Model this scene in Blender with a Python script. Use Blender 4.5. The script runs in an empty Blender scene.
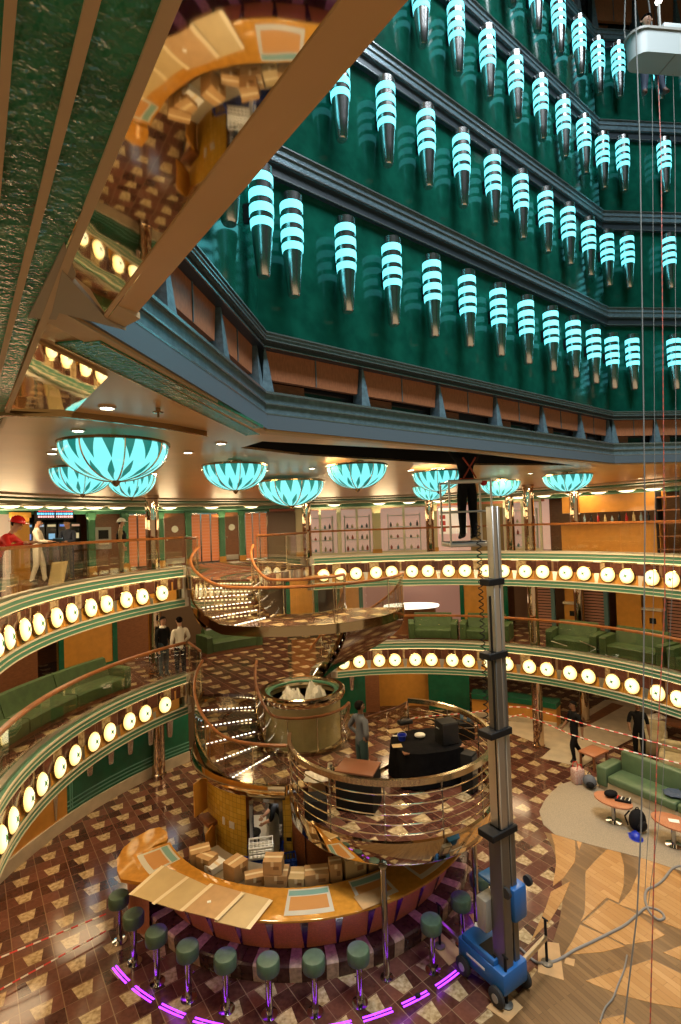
import bpy, bmesh, math, random
from math import sin, cos, pi, radians as R, degrees, atan2, hypot, sqrt
from mathutils import Vector, Matrix, Euler
from mathutils.geometry import tessellate_polygon
random.seed(7)
SC = bpy.context.scene
COL = SC.collection
# ------------------------------------------------------------------ camera model (681 x 1024)
F, CX, CY = 520.0, 340.5, 512.0
EYE = Vector((0, 0, 7.1)); PITCH = R(1.4); ROLL = R(2.0)
FWD = Vector((0, cos(PITCH), sin(PITCH))); UP0 = Vector((0, -sin(PITCH), cos(PITCH))); R0 = Vector((1, 0, 0))
RT = R0*cos(ROLL) - UP0*sin(ROLL); UP = UP0*cos(ROLL) + R0*sin(ROLL)
def ray(px, py): return FWD + RT*((px-CX)/F) - UP*((py-CY)/F)
def W(px, py, z):
    v = ray(px, py); return EYE + v*((z-EYE.z)/v.z)
def WY(px, py, y):
    v = ray(px, py); return EYE + v*(y/v.y)
def WL(px, py, a, b):
    n = Vector((-(b[1]-a[1]), b[0]-a[0], 0)); v = ray(px, py)
    return EYE + v*(((Vector((a[0], a[1], 0))-EYE).dot(n))/v.dot(n))
C0 = (1.45, 10.2); RB = 7.1            # balcony ring
K0 = (-1.1, 13.0)                      # stair core
B0 = (-1.0, 11.75)                     # bar
P0 = (0.8, 10.25)                      # bandstand
ZA, ZB, ZC = 2.9, 5.8, 8.15
def cylang(px, py, c=C0, r=RB, far=True):
    v = ray(px, py); ox, oy = EYE.x-c[0], EYE.y-c[1]
    a = v.x*v.x+v.y*v.y; b = 2*(v.x*ox+v.y*oy); q = ox*ox+oy*oy-r*r
    D = max(0, b*b-4*a*q); t = (-b+(sqrt(D) if far else -sqrt(D)))/(2*a)
    p = EYE+v*t; return degrees(atan2(p.y-c[1], p.x-c[0])) % 360
def pol(c, r, a, z=0.0): return Vector((c[0]+r*cos(R(a)), c[1]+r*sin(R(a)), z))
# ------------------------------------------------------------------ materials
MATS = {}
def nodes(m): m.use_nodes = True; return m.node_tree.nodes, m.node_tree.links
def mat(name, col=(.5, .5, .5), rough=.5, metal=0.0, emit=None, es=1.0, spec=.5, coat=0.0, noise=0.0, nscale=8.0, bump=0.0, bscale=40.0, col2=None, stretch=None, trans=0.0):
    if name in MATS: return MATS[name]
    m = bpy.data.materials.new(name); n, l = nodes(m); b = n['Principled BSDF']
    b.inputs['Base Color'].default_value = (*col, 1); b.inputs['Roughness'].default_value = rough
    b.inputs['Metallic'].default_value = metal; b.inputs['Specular IOR Level'].default_value = spec
    b.inputs['Coat Weight'].default_value = coat
    if trans: b.inputs['Transmission Weight'].default_value = trans
    if emit: b.inputs['Emission Color'].default_value = (*emit, 1); b.inputs['Emission Strength'].default_value = es
    if noise or bump:
        tc = n.new('ShaderNodeTexCoord'); mp = n.new('ShaderNodeMapping'); l.new(tc.outputs['Object'], mp.inputs['Vector'])
        if stretch: mp.inputs['Scale'].default_value = stretch
    if noise:
        t = n.new('ShaderNodeTexNoise'); t.inputs['Scale'].default_value = nscale; t.inputs['Detail'].default_value = 4
        l.new(mp.outputs[0], t.inputs['Vector'])
        rp = n.new('ShaderNodeValToRGB'); c2 = col2 or tuple(max(0, c*(1-noise)) for c in col); c1 = col if col2 else tuple(min(1, c*(1+noise*.6)) for c in col)
        rp.color_ramp.elements[0].position = .35; rp.color_ramp.elements[1].position = .68
        rp.color_ramp.elements[0].color = (*c2, 1); rp.color_ramp.elements[1].color = (*c1, 1)
        l.new(t.outputs['Fac'], rp.inputs[0]); l.new(rp.outputs[0], b.inputs['Base Color'])
    if bump:
        t = n.new('ShaderNodeTexNoise'); t.inputs['Scale'].default_value = bscale; l.new(mp.outputs[0], t.inputs['Vector'])
        bp = n.new('ShaderNodeBump'); bp.inputs['Strength'].default_value = bump; bp.inputs['Distance'].default_value = .02
        l.new(t.outputs['Fac'], bp.inputs['Height']); l.new(bp.outputs[0], b.inputs['Normal'])
    MATS[name] = m; return m
def glass_mat(name, tint=(.92, .96, .94), refl=.12, rough=.02):
    m = bpy.data.materials.new(name); n, l = nodes(m); n.remove(n['Principled BSDF']); o = n['Material Output']
    t = n.new('ShaderNodeBsdfTransparent'); t.inputs[0].default_value = (*tint, 1)
    g = n.new('ShaderNodeBsdfGlossy'); g.inputs['Roughness'].default_value = rough; g.inputs[0].default_value = (1, .97, .92, 1)
    lw = n.new('ShaderNodeLayerWeight'); lw.inputs[0].default_value = .35
    mr = n.new('ShaderNodeMapRange'); mr.inputs['To Min'].default_value = refl; mr.inputs['To Max'].default_value = .75
    l.new(lw.outputs['Facing'], mr.inputs[0]); pw = n.new('ShaderNodeMath'); pw.operation = 'POWER'; pw.inputs[1].default_value = 1.6
    l.new(mr.outputs[0], pw.inputs[0])
    mx = n.new('ShaderNodeMixShader'); l.new(pw.outputs[0], mx.inputs[0]); l.new(t.outputs[0], mx.inputs[1]); l.new(g.outputs[0], mx.inputs[2])
    l.new(mx.outputs[0], o.inputs['Surface']); MATS[name] = m; return m
def math_node(n, l, op, a, b=None, clamp=False):
    m = n.new('ShaderNodeMath'); m.operation = op; m.use_clamp = clamp
    for i, v in enumerate((a, b)):
        if v is None: continue
        if isinstance(v, (int, float)): m.inputs[i].default_value = v
        else: l.new(v, m.inputs[i])
    return m.outputs[0]
def tile_floor_mat(name):
    """maroon granite paving on a 0.28 m grid with pale trapezoid insets every second stone"""
    m = bpy.data.materials.new(name); n, l = nodes(m); b = n['Principled BSDF']
    g = n.new('ShaderNodeNewGeometry'); s = n.new('ShaderNodeSeparateXYZ'); l.new(g.outputs['Position'], s.inputs[0])
    M = lambda op, a, bb=None, c=False: math_node(n, l, op, a, bb, c)
    X, Y = M('SUBTRACT', s.outputs[0], -6.46), M('SUBTRACT', s.outputs[1], 10.37)
    u = M('ADD', M('MULTIPLY', X, .585), M('MULTIPLY', Y, -.811)); v = M('ADD', M('MULTIPLY', X, .811), M('MULTIPLY', Y, .585))
    PU, PV = .597, .565
    cu = M('FLOOR', M('ADD', M('DIVIDE', u, PU), .5)); cv = M('FLOOR', M('ADD', M('DIVIDE', v, PV), .5))
    fu = M('SUBTRACT', u, M('MULTIPLY', cu, PU)); fv = M('SUBTRACT', v, M('MULTIPLY', cv, PV))
    # trapezoid: |fu| < .14 ; half width in v shrinks along u
    hw = M('SUBTRACT', .125, M('MULTIPLY', fu, .22))
    ins = M('MULTIPLY', M('LESS_THAN', M('ABSOLUTE', fu), .135), M('LESS_THAN', M('ABSOLUTE', fv), hw))
    # grout: lines at v multiples of half pitch offset, u at half pitch
    def line(f, p, w):
        q = M('ABSOLUTE', M('SUBTRACT', M('FRACT', M('ADD', M('DIVIDE', f, p), .5)), .5))
        return M('LESS_THAN', q, w)
    gv = line(M('ADD', v, PV/2), PV, .012); gv2 = line(v, PV, .006); gu = line(M('ADD', u, PU/4), PU/2, .012)
    gr = M('MAXIMUM', gv, M('MAXIMUM', gu, gv2)); gr = M('MULTIPLY', gr, M('SUBTRACT', 1, ins))
    # stones
    cb = n.new('ShaderNodeCombineXYZ'); l.new(M('FLOOR', M('DIVIDE', M('ADD', v, PV/2), PV/2)), cb.inputs[0]); l.new(M('FLOOR', M('DIVIDE', M('ADD', u, PU/4), PU/2)), cb.inputs[1])
    wn = n.new('ShaderNodeTexWhiteNoise'); l.new(cb.outputs[0], wn.inputs[0])
    tn = n.new('ShaderNodeTexNoise'); tn.inputs['Scale'].default_value = 14; tn.inputs['Detail'].default_value = 6; l.new(g.outputs['Position'], tn.inputs['Vector'])
    fac = M('ADD', M('MULTIPLY', wn.outputs[0], .55), M('MULTIPLY', tn.outputs['Fac'], .6))
    r1 = n.new('ShaderNodeValToRGB'); e = r1.color_ramp.elements; e[0].position = .25; e[0].color = (.04, .014, .01, 1); e[1].position = .95; e[1].color = (.15, .058, .037, 1)
    l.new(fac, r1.inputs[0])
    r2 = n.new('ShaderNodeValToRGB'); e = r2.color_ramp.elements; e[0].position = .3; e[0].color = (.2, .125, .05, 1); e[1].position = .72; e[1].color = (.55, .42, .24, 1)
    l.new(tn.outputs['Fac'], r2.inputs[0])
    def mix(f, a, bb):
        x = n.new('ShaderNodeMix'); x.data_type = 'RGBA'; l.new(f, x.inputs[0])
        for i, q in ((6, a), (7, bb)):
            if isinstance(q, tuple): x.inputs[i].default_value = (*q, 1)
            else: l.new(q, x.inputs[i])
        return x.outputs[2]
    c = mix(ins, r1.outputs[0], r2.outputs[0]); c = mix(gr, c, (.2, .12, .07))
    l.new(c, b.inputs['Base Color']); b.inputs['Roughness'].default_value = .13; b.inputs['Specular IOR Level'].default_value = .5
    MATS[name] = m; return m
def plank_mat(name, dark, light, ang, w=.09, L=.9, rough=.3):
    m = bpy.data.materials.new(name); n, l = nodes(m); b = n['Principled BSDF']
    g = n.new('ShaderNodeNewGeometry'); mp = n.new('ShaderNodeMapping'); mp.inputs['Rotation'].default_value = (0, 0, ang); l.new(g.outputs['Position'], mp.inputs[0])
    br = n.new('ShaderNodeTexBrick'); br.inputs['Scale'].default_value = 1; br.inputs['Brick Width'].default_value = L; br.inputs['Row Height'].default_value = w
    br.inputs['Mortar Size'].default_value = .0025; br.inputs['Color1'].default_value = (*dark, 1); br.inputs['Color2'].default_value = (*light, 1); br.inputs['Mortar'].default_value = (*[c*.45 for c in dark], 1)
    br.inputs['Mortar Smooth'].default_value = .2; br.inputs['Bias'].default_value = -.1
    l.new(mp.outputs[0], br.inputs[0]); l.new(br.outputs[0], b.inputs['Base Color']); b.inputs['Roughness'].default_value = rough
    MATS[name] = m; return m
def tile_wall_mat(name, c1, c2, mortar, c, r, size=.11):
    """small square glazed tiles on the kiosk drum: uses angle about the drum's axis and height"""
    m = bpy.data.materials.new(name); n, l = nodes(m); b = n['Principled BSDF']
    g = n.new('ShaderNodeNewGeometry'); s = n.new('ShaderNodeSeparateXYZ'); l.new(g.outputs['Position'], s.inputs[0])
    M = lambda op, a, bb=None: math_node(n, l, op, a, bb)
    an = M('MULTIPLY', M('ARCTAN2', M('SUBTRACT', s.outputs[1], c[1]), M('SUBTRACT', s.outputs[0], c[0])), r)
    cb = n.new('ShaderNodeCombineXYZ'); l.new(an, cb.inputs[0]); l.new(s.outputs[2], cb.inputs[1])
    br = n.new('ShaderNodeTexBrick'); br.inputs['Scale'].default_value = 1; br.inputs['Brick Width'].default_value = size; br.inputs['Row Height'].default_value = size; br.offset = 0
    br.inputs['Mortar Size'].default_value = .004; br.inputs['Color1'].default_value = (*c1, 1); br.inputs['Color2'].default_value = (*c2, 1); br.inputs['Mortar'].default_value = (*mortar, 1)
    l.new(cb.outputs[0], br.inputs[0]); l.new(br.outputs[0], b.inputs['Base Color']); b.inputs['Roughness'].default_value = .22
    MATS[name] = m; return m
def bowl_mat(name):
    """back-lit art glass: pale cyan with dark teal flame shapes rising from the foot and hanging from the rim"""
    m = bpy.data.materials.new(name); n, l = nodes(m); b = n['Principled BSDF']
    tc = n.new('ShaderNodeTexCoord'); s = n.new('ShaderNodeSeparateXYZ'); l.new(tc.outputs['Object'], s.inputs[0])
    M = lambda op, a, bb=None: math_node(n, l, op, a, bb)
    an = M('DIVIDE', M('ARCTAN2', s.outputs[1], s.outputs[0]), 2*pi)
    h = M('DIVIDE', M('ADD', s.outputs[2], .36), .36)             # 0 foot .. 1 rim
    def flame(k, off, a0, slope, skew):
        t = M('FRACT', M('ADD', M('MULTIPLY', M('ADD', an, M('MULTIPLY', h, skew)), k), off))
        tri = M('ABSOLUTE', M('SUBTRACT', M('MULTIPLY', t, 2), 1))
        return t, tri
    t1, q1 = flame(18, 0, 0, 0, .012)
    top = M('LESS_THAN', q1, M('MULTIPLY', M('SUBTRACT', h, .5), 1.25))
    t2, q2 = flame(14, .3, 0, 0, -.03)
    low = M('LESS_THAN', q2, M('SUBTRACT', .45, M('MULTIPLY', M('ABSOLUTE', M('SUBTRACT', h, .2)), 1.7)))
    f = M('MAXIMUM', top, low)
    x = n.new('ShaderNodeMix'); x.data_type = 'RGBA'; l.new(f, x.inputs[0]); x.inputs[6].default_value = (.22, .86, .86, 1); x.inputs[7].default_value = (.0, .16, .14, 1)
    l.new(x.outputs[2], b.inputs['Emission Color']); b.inputs['Emission Strength'].default_value = 1.0
    b.inputs['Base Color'].default_value = (.05, .2, .2, 1); b.inputs['Roughness'].default_value = .15
    MATS[name] = m; return m

m_tile = tile_floor_mat('granite_tile')
m_woodrefl = mat('wood_reflection', (.43, .17, .03), .28, noise=.35, nscale=5, stretch=(1, 1, 9), coat=.3)
m_rail = mat('handrail_wood', (.25, .085, .018), .4, noise=.3, nscale=6)
m_redwood = mat('red_wood', (.4, .155, .07), .4, noise=.18, nscale=60, stretch=(1, 1, .25))
m_barfront = mat('bar_front_wood', (.55, .19, .07), .35, noise=.2, nscale=40)
m_bartop = mat('bar_top_wood', (.5, .22, .03), .12, noise=.16, nscale=9, coat=.6)
m_panelw = mat('amber_panel', (.55, .25, .04), .3, noise=.1, nscale=5, coat=.3)
m_brown = mat('brown_wood', (.2, .075, .028), .4, noise=.25, nscale=9, stretch=(1, 1, 6))
m_chrome = mat('gold_chrome', (.72, .62, .45), .12, 1.0)
m_chromed = mat('dark_chrome', (.42, .4, .38), .1, 1.0)
m_mirror = mat('bronze_mirror', (.62, .52, .36), .05, 1.0)
m_stringer = mat('bronze_stringer', (.36, .27, .16), .1, 1.0)
m_silver = mat('brushed_silver', (.62, .58, .5), .28, 1.0)
def wavy_mirror(name, col, sc, st):
    m = mat(name, col, .03, 1.0); n, l = nodes(m); b = n['Principled BSDF']
    g = n.new('ShaderNodeNewGeometry'); t = n.new('ShaderNodeTexNoise'); t.inputs['Scale'].default_value = sc; t.inputs['Detail'].default_value = 1
    l.new(g.outputs['Position'], t.inputs['Vector']); bp = n.new('ShaderNodeBump'); bp.inputs['Strength'].default_value = st; bp.inputs['Distance'].default_value = .01
    l.new(t.outputs['Fac'], bp.inputs['Height']); l.new(bp.outputs[0], b.inputs['Normal']); return m
m_ceilmirror = wavy_mirror('ceiling_mirror', (.86, .78, .62), 7, .03)
m_tan = mat('tan_paint', (.68, .42, .18), .32, noise=.06, nscale=2, spec=.4)
m_tanedge = mat('tan_trim', (.56, .4, .22), .5)
m_bronze = mat('bronze_trim', (.3, .2, .09), .2, .9)
m_teal = mat('teal_band', (.06, .2, .125), .4, spec=.5, bump=.25, bscale=30)
m_tealgold = mat('teal_glitter', (.07, .2, .11), .16, .35, bump=1.0, bscale=38)
m_textglass = mat('textured_green_glass', (.035, .24, .12), .14, .0, bump=1.0, bscale=26, noise=.4, nscale=3)
m_cream = mat('cream_line', (.62, .55, .4), .35)
m_greenwall = mat('green_glass_wall', (.005, .075, .05), .1, 0, spec=.22, noise=.25, nscale=5, coat=.0, bump=.04, bscale=5)
m_greenlow = mat('green_low_wall', (.008, .1, .05), .15, noise=.2, nscale=3)
m_ledge = mat('blue_grey_ledge', (.15, .24, .29), .3, .35, noise=.25, nscale=20, bump=.2, bscale=50)
m_ledgel = mat('ledge_line', (.36, .4, .42), .25, .8)
m_ledged = mat('ledge_dark', (.04, .055, .07), .4, .3)  # darker tone for the lower band of each ledge
m_black = mat('matte_black', (.006, .0055, .0055), .65, spec=.25)
m_blackcloth = mat('black_cloth', (.006, .0055, .006), .95, spec=.1, noise=.3, nscale=9, bump=.3, bscale=18)
m_blacksat = mat('satin_black', (.02, .02, .022), .3)
m_darkglass = mat('dark_glass', (.02, .02, .022), .04, 0, spec=.8)
m_white = mat('white_paint', (.75, .74, .7), .4)
m_beige = mat('beige_wall', (.52, .42, .26), .4)
m_stone = mat('cream_stone', (.5, .42, .3), .3, noise=.15, nscale=3)
m_carpet = mat('beige_carpet', (.31, .25, .17), .95, noise=.25, nscale=55)
m_sofa = mat('green_leather', (.075, .17, .085), .42, noise=.15, nscale=5, bump=.1, bscale=60)
m_sofad = mat('dark_green_velvet', (.042, .08, .022), .65, noise=.2, nscale=6)
m_stool = mat('stool_leather', (.055, .1, .058), .5, noise=.2, nscale=12, bump=.15, bscale=70)
m_card = mat('cardboard', (.47, .28, .12), .7, noise=.1, nscale=6)
m_card2 = mat('kraft_board', (.5, .36, .17), .7, noise=.06, nscale=4)
m_tape = mat('pale_tape', (.72, .58, .36), .35)
m_blue = mat('lift_blue', (.015, .115, .36), .35)
m_bluecrate = mat('crate_blue', (.01, .05, .3), .4)
m_alu = mat('aluminium', (.5, .48, .44), .3, .9)
m_alud = mat('dark_aluminium', (.16, .15, .13), .35, .7)
m_rubber = mat('rubber', (.02, .02, .02), .8)
m_gray = mat('grey_plastic', (.3, .29, .26), .5)
def globe_mat(name):
    m = bpy.data.materials.new(name); n, l = nodes(m); b = n['Principled BSDF']; tc = n.new('ShaderNodeTexCoord'); s = n.new('ShaderNodeSeparateXYZ'); l.new(tc.outputs['Object'], s.inputs[0])
    M = lambda op, a, bb=None: math_node(n, l, op, a, bb)
    r = M('SQRT', M('ADD', M('MULTIPLY', s.outputs[1], s.outputs[1]), M('MULTIPLY', s.outputs[2], s.outputs[2])))
    rp = n.new('ShaderNodeValToRGB'); e = rp.color_ramp.elements; e[0].position = .0; e[0].color = (.75, .95, .55, 1); e[1].position = 1; e[1].color = (1, .62, .12, 1)
    q = rp.color_ramp.elements.new(.25); q.color = (1, .97, .72, 1); q = rp.color_ramp.elements.new(.72); q.color = (1, .9, .5, 1)
    l.new(M('DIVIDE', r, .2), rp.inputs[0]); l.new(rp.outputs[0], b.inputs['Emission Color']); b.inputs['Emission Strength'].default_value = 1.1; b.inputs['Base Color'].default_value = (.8, .7, .4, 1); MATS[name] = m; return m
m_tube = globe_mat('light_globe')
m_lamp = mat('lamp_warm', (1, .9, .7), .3, emit=(1, .85, .55), es=7)
m_spot = mat('lamp_white', (1, .95, .9), .3, emit=(1, .93, .8), es=14)
m_led = mat('led_white', (1, .95, .85), .3, emit=(1, .9, .72), es=3.2)
m_cyan = mat('sconce_glass', (.2, .8, .85), .6, spec=.05, emit=(.16, .8, .9), es=1.7)
m_tip = mat('sconce_chrome', (.62, .62, .62), .22, 1.0)
m_cyanw = mat('sconce_glass_pale', (.3, .8, .9), .2, emit=(.4, .75, 1), es=2.0)
m_purple = mat('purple_led', (.4, .05, .9), .3, emit=(.32, .03, 1), es=3.2)
m_bowl = bowl_mat('bowl_glass')
m_glass = glass_mat('balustrade_glass', (.97, .98, .95), .04)
m_glassd = glass_mat('shop_glass', (.92, .94, .93), .06)
m_yellow = tile_wall_mat('yellow_tile', (.62, .36, .035), (.72, .46, .07), (.34, .2, .03), K0, 2.45)
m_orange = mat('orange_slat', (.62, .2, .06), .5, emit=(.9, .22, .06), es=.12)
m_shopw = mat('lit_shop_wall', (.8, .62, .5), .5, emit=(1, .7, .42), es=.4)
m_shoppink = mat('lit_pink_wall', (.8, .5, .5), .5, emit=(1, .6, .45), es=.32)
m_skin = mat('skin', (.5, .27, .17), .5); m_skin2 = mat('skin_dark', (.24, .12, .065), .5)
m_hair = mat('dark_hair', (.008, .006, .005), .9, spec=.1)
m_red = mat('red_cloth', (.55, .015, .012), .6); m_redh = mat('red_helmet', (.6, .012, .015), .2)
m_whitecl = mat('white_cloth', (.72, .67, .55), .8); m_navy = mat('navy_cloth', (.03, .04, .07), .8); m_jean = mat('dark_jeans', (.03, .05, .06), .8)
m_blackw = mat('black_wear', (.008, .008, .009), .85, spec=.15); m_grayw = mat('grey_wear', (.09, .1, .12), .8); m_teals = mat('dark_green_trousers', (.025, .06, .06), .8)
m_khaki = mat('khaki_cloth', (.3, .24, .13), .8); m_shoe = mat('shoe_black', (.01, .01, .01), .4)
m_bluep = mat('blue_plastic', (.01, .03, .4), .3); m_paper = mat('paper', (.8, .77, .68), .6)
m_plastic = mat('white_polythene', (.75, .72, .63), .3, bump=.4, bscale=14)
m_waterblue = mat('water_bottle_plastic', (.25, .5, .75), .1, trans=.6)
m_rope = mat('grey_rope', (.2, .2, .19), .8); m_cable = mat('grey_cable', (.2, .185, .17), .6)
m_tanwood = plank_mat('light_oak_inlay', (.34, .17, .055), (.44, .24, .09), R(62), .11, .7, .25)
m_plank = plank_mat('dark_oak_floor', (.12, .062, .024), (.2, .11, .045), R(62), .075, 1.0, .28)
def stripe_mat(name, a, b, period, axis_obj='Object', coord=2):
    m = bpy.data.materials.new(name); n, l = nodes(m); bb = n['Principled BSDF']
    at = n.new('ShaderNodeAttribute'); at.attribute_name = 'along'
    f = math_node(n, l, 'LESS_THAN', math_node(n, l, 'FRACT', math_node(n, l, 'DIVIDE', at.outputs['Fac'], period)), .5)
    x = n.new('ShaderNodeMix'); x.data_type = 'RGBA'; l.new(f, x.inputs[0]); x.inputs[6].default_value = (*a, 1); x.inputs[7].default_value = (*b, 1)
    l.new(x.outputs[2], bb.inputs['Base Color']); bb.inputs['Roughness'].default_value = .5; MATS[name] = m; return m
m_tapeRW = stripe_mat('red_white_tape', (.75, .68, .6), (.6, .03, .02), .22)
m_ropeR = stripe_mat('red_fleck_rope', (.3, .1, .08), (.55, .1, .06), .12)
# ------------------------------------------------------------------ mesh builder
class MB:
    def __init__(s): s.v = []; s.f = []; s.m = []; s.al = {}
    def add(s, vs, fs, mi=0):
        o = len(s.v); s.v += [Vector(q) for q in vs]; s.f += [tuple(o+i for i in f) for f in fs]; s.m += [mi]*len(fs); return o
    def box(s, c, d, rz=0, mi=0, taper=1.0, M=None):
        hx, hy, hz = d[0]/2, d[1]/2, d[2]/2; vs = []
        for z, t in ((-hz, 1), (hz, taper)):
            for x, y in ((-hx, -hy), (hx, -hy), (hx, hy), (-hx, hy)): vs.append(Vector((x*t, y*t, z)))
        if M is None: M = Matrix.Translation(Vector(c)) @ Matrix.Rotation(rz, 4, 'Z')
        else: M = Matrix.Translation(Vector(c)) @ M
        s.add([M @ q for q in vs], [(3, 2, 1, 0), (4, 5, 6, 7), (0, 1, 5, 4), (1, 2, 6, 5), (2, 3, 7, 6), (3, 0, 4, 7)], mi); return s
    def rbox(s, c, d, rz=0, mi=0, b=.02, seg=2, M=None):
        bm = bmesh.new(); bmesh.ops.create_cube(bm, size=1)
        for q in bm.verts: q.co = Vector((q.co.x*d[0], q.co.y*d[1], q.co.z*d[2]))
        bmesh.ops.bevel(bm, geom=list(bm.edges), offset=min(b, min(d)*.45), segments=seg, affect='EDGES', profile=.5)
        T = Matrix.Translation(Vector(c)) @ (Matrix.Rotation(rz, 4, 'Z') if M is None else M)
        bm.verts.index_update(); s.add([T @ q.co for q in bm.verts], [[q.index for q in f.verts] for f in bm.faces], mi); bm.free(); return s
    def tube(s, pts, r, n=8, mi=0, closed=False, cap=True):
        pts = [Vector(p) for p in pts]; N = len(pts); rs = r if isinstance(r, (list, tuple)) else [r]*N; o = len(s.v); vs = []; al = 0; prev = None
        for i, p in enumerate(pts):
            a = pts[(i-1) % N] if (i > 0 or closed) else p; b = pts[(i+1) % N] if (i < N-1 or closed) else p
            t = (b-a); t = t.normalized() if t.length > 1e-9 else Vector((0, 0, 1))
            if prev is None:
                ref = Vector((0, 0, 1)) if abs(t.z) < .9 else Vector((1, 0, 0)); x = t.cross(ref).normalized()
            else:
                x = prev - t*prev.dot(t); x = x.normalized() if x.length > 1e-6 else t.orthogonal().normalized()
            prev = x; y = t.cross(x)
            if i: al += (p-pts[i-1]).length
            for k in range(n):
                s.al[o+len(vs)] = al; vs.append(p + (x*cos(2*pi*k/n)+y*sin(2*pi*k/n))*rs[i])
        fs = []
        for i in range(N if closed else N-1):
            j = (i+1) % N
            for k in range(n): fs.append((i*n+k, i*n+(k+1) % n, j*n+(k+1) % n, j*n+k))
        if cap and not closed: fs += [tuple(range(n-1, -1, -1)), tuple((N-1)*n+k for k in range(n))]
        s.add(vs, fs, mi); return s
    def lathe(s, prof, c=(0, 0, 0), n=24, mi=0, M=None, cap=True):
        """closed of revolution about z from profile [(r,z)...]"""
        vs = []; fs = []; N = len(prof)
        for r, z in prof:
            for k in range(n): vs.append(Vector((r*cos(2*pi*k/n), r*sin(2*pi*k/n), z)))
        for i in range(N-1):
            for k in range(n): fs.append((i*n+k, i*n+(k+1) % n, (i+1)*n+(k+1) % n, (i+1)*n+k))
        if cap and prof[0][0] > 1e-5: fs.append(tuple(range(n-1, -1, -1)))
        if cap and prof[-1][0] > 1e-5: fs.append(tuple((N-1)*n+k for k in range(n)))
        T = Matrix.Translation(Vector(c)) @ (M or Matrix.Identity(4)); s.add([T @ q for q in vs], fs, mi); return s
    def sweep(s, prof, c, angs, mi=0, zf=None, mis=None, cap=True):
        """closed (r,z) profile swept about vertical axis c through angs (degrees); zf(a) lifts the section"""
        N = len(prof); vs = []; fs = []; ms = []
        for a in angs:
            dz = zf(a) if zf else 0
            for r, z in prof: vs.append(pol(c, r, a, z+dz))
        for i in range(len(angs)-1):
            for k in range(N):
                fs.append((i*N+k, i*N+(k+1) % N, (i+1)*N+(k+1) % N, (i+1)*N+k)); ms.append(mis[k] if mis else mi)
        if cap:
            fs += [tuple(range(N-1, -1, -1)), tuple((len(angs)-1)*N+k for k in range(N))]; ms += [mi, mi]
        o = s.add(vs, fs, mi); s.m[-len(fs):] = ms; return s
    def arcbox(s, c, r0, r1, z0, z1, a0, a1, mi=0, n=None):
        n = n or max(1, int(abs(a1-a0)/4)); return s.sweep([(r0, z0), (r1, z0), (r1, z1), (r0, z1)], c, [a0+(a1-a0)*i/n for i in range(n+1)], mi)
    def prism(s, poly, z0, z1, mi=0, holes=()):
        loops = [[Vector((p[0], p[1], 0)) for p in poly]]+[[Vector((p[0], p[1], 0)) for p in h] for h in holes]
        tris = tessellate_polygon(loops); fl = [p for L in loops for p in L]; n = len(fl)
        vs = [Vector((p.x, p.y, z1)) for p in fl]+[Vector((p.x, p.y, z0)) for p in fl]; fs = []
        for t in tris:
            a, b, c = (fl[i] for i in t)
            if (b-a).cross(c-a).z < 0: t = t[::-1]
            fs += [tuple(t), tuple(i+n for i in t[::-1])]
        o = 0
        for L in loops:
            k = len(L)
            for i in range(k): j = (i+1) % k; fs.append((o+i, o+i+n, o+j+n, o+j))
            o += k
        s.add(vs, fs, mi); return s
    def ball(s, c, r, n=12, mi=0, sc=(1, 1, 1), M=None):
        k = max(4, n//2); vs = []; fs = []
        for i in range(k+1):
            t = pi*i/k
            for j in range(n): vs.append(Vector((sin(t)*cos(2*pi*j/n)*r*sc[0], sin(t)*sin(2*pi*j/n)*r*sc[1], cos(t)*r*sc[2])))
        for i in range(k):
            for j in range(n): fs.append((i*n+j, (i+1)*n+j, (i+1)*n+(j+1) % n, i*n+(j+1) % n))
        T = Matrix.Translation(Vector(c)) @ (M or Matrix.Identity(4)); s.add([T @ q for q in vs], fs, mi); return s
    def build(s, name, mats, parent=None, world=True, smooth=40, origin=None):
        if not isinstance(mats, (list, tuple)): mats = [mats]
        off = Vector((0, 0, 0))
        if parent is not None and world:
            off = WLOC[parent.name]
        elif parent is None and world:
            if origin is None:
                xs = [q.x for q in s.v]; ys = [q.y for q in s.v]; zs = [q.z for q in s.v]; origin = ((min(xs)+max(xs))/2, (min(ys)+max(ys))/2, min(zs))
            off = Vector(origin)
        me = bpy.data.meshes.new(name); me.from_pydata([q-off for q in s.v], [], s.f)
        for m in mats: me.materials.append(m)
        me.polygons.foreach_set('material_index', s.m)
        bm = bmesh.new(); bm.from_mesh(me); bmesh.ops.remove_doubles(bm, verts=bm.verts, dist=1e-6) if not s.al else None
        bmesh.ops.recalc_face_normals(bm, faces=bm.faces); bm.to_mesh(me); bm.free()
        if s.al:
            at = me.attributes.new('along', 'FLOAT', 'POINT'); at.data.foreach_set('value', [s.al.get(i, 0.0) for i in range(len(me.vertices))])
        if smooth:
            me.polygons.foreach_set('use_smooth', [True]*len(me.polygons)); me.set_sharp_from_angle(angle=R(smooth))
        o = bpy.data.objects.new(name, me); COL.objects.link(o)
        if parent is not None: o.parent = parent; WLOC[o.name] = off if world else Vector((0, 0, 0))
        else: o.location = off; WLOC[o.name] = off
        return o
WLOC = {}
def tag(o, label, cat, group=None, kind=None):
    o['label'] = label; o['category'] = cat
    if group: o['group'] = group
    if kind: o['kind'] = kind
    return o
def thing(name, label, cat, loc=(0, 0, 0), rz=0, group=None):
    o = bpy.data.objects.new(name, None); COL.objects.link(o); o.location = Vector(loc); o.rotation_euler = (0, 0, rz); o.empty_display_size = .1
    WLOC[o.name] = Vector(loc); return tag(o, label, cat, group)
def struct(o): o['kind'] = 'structure'; return o
KIDS = {}
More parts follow.
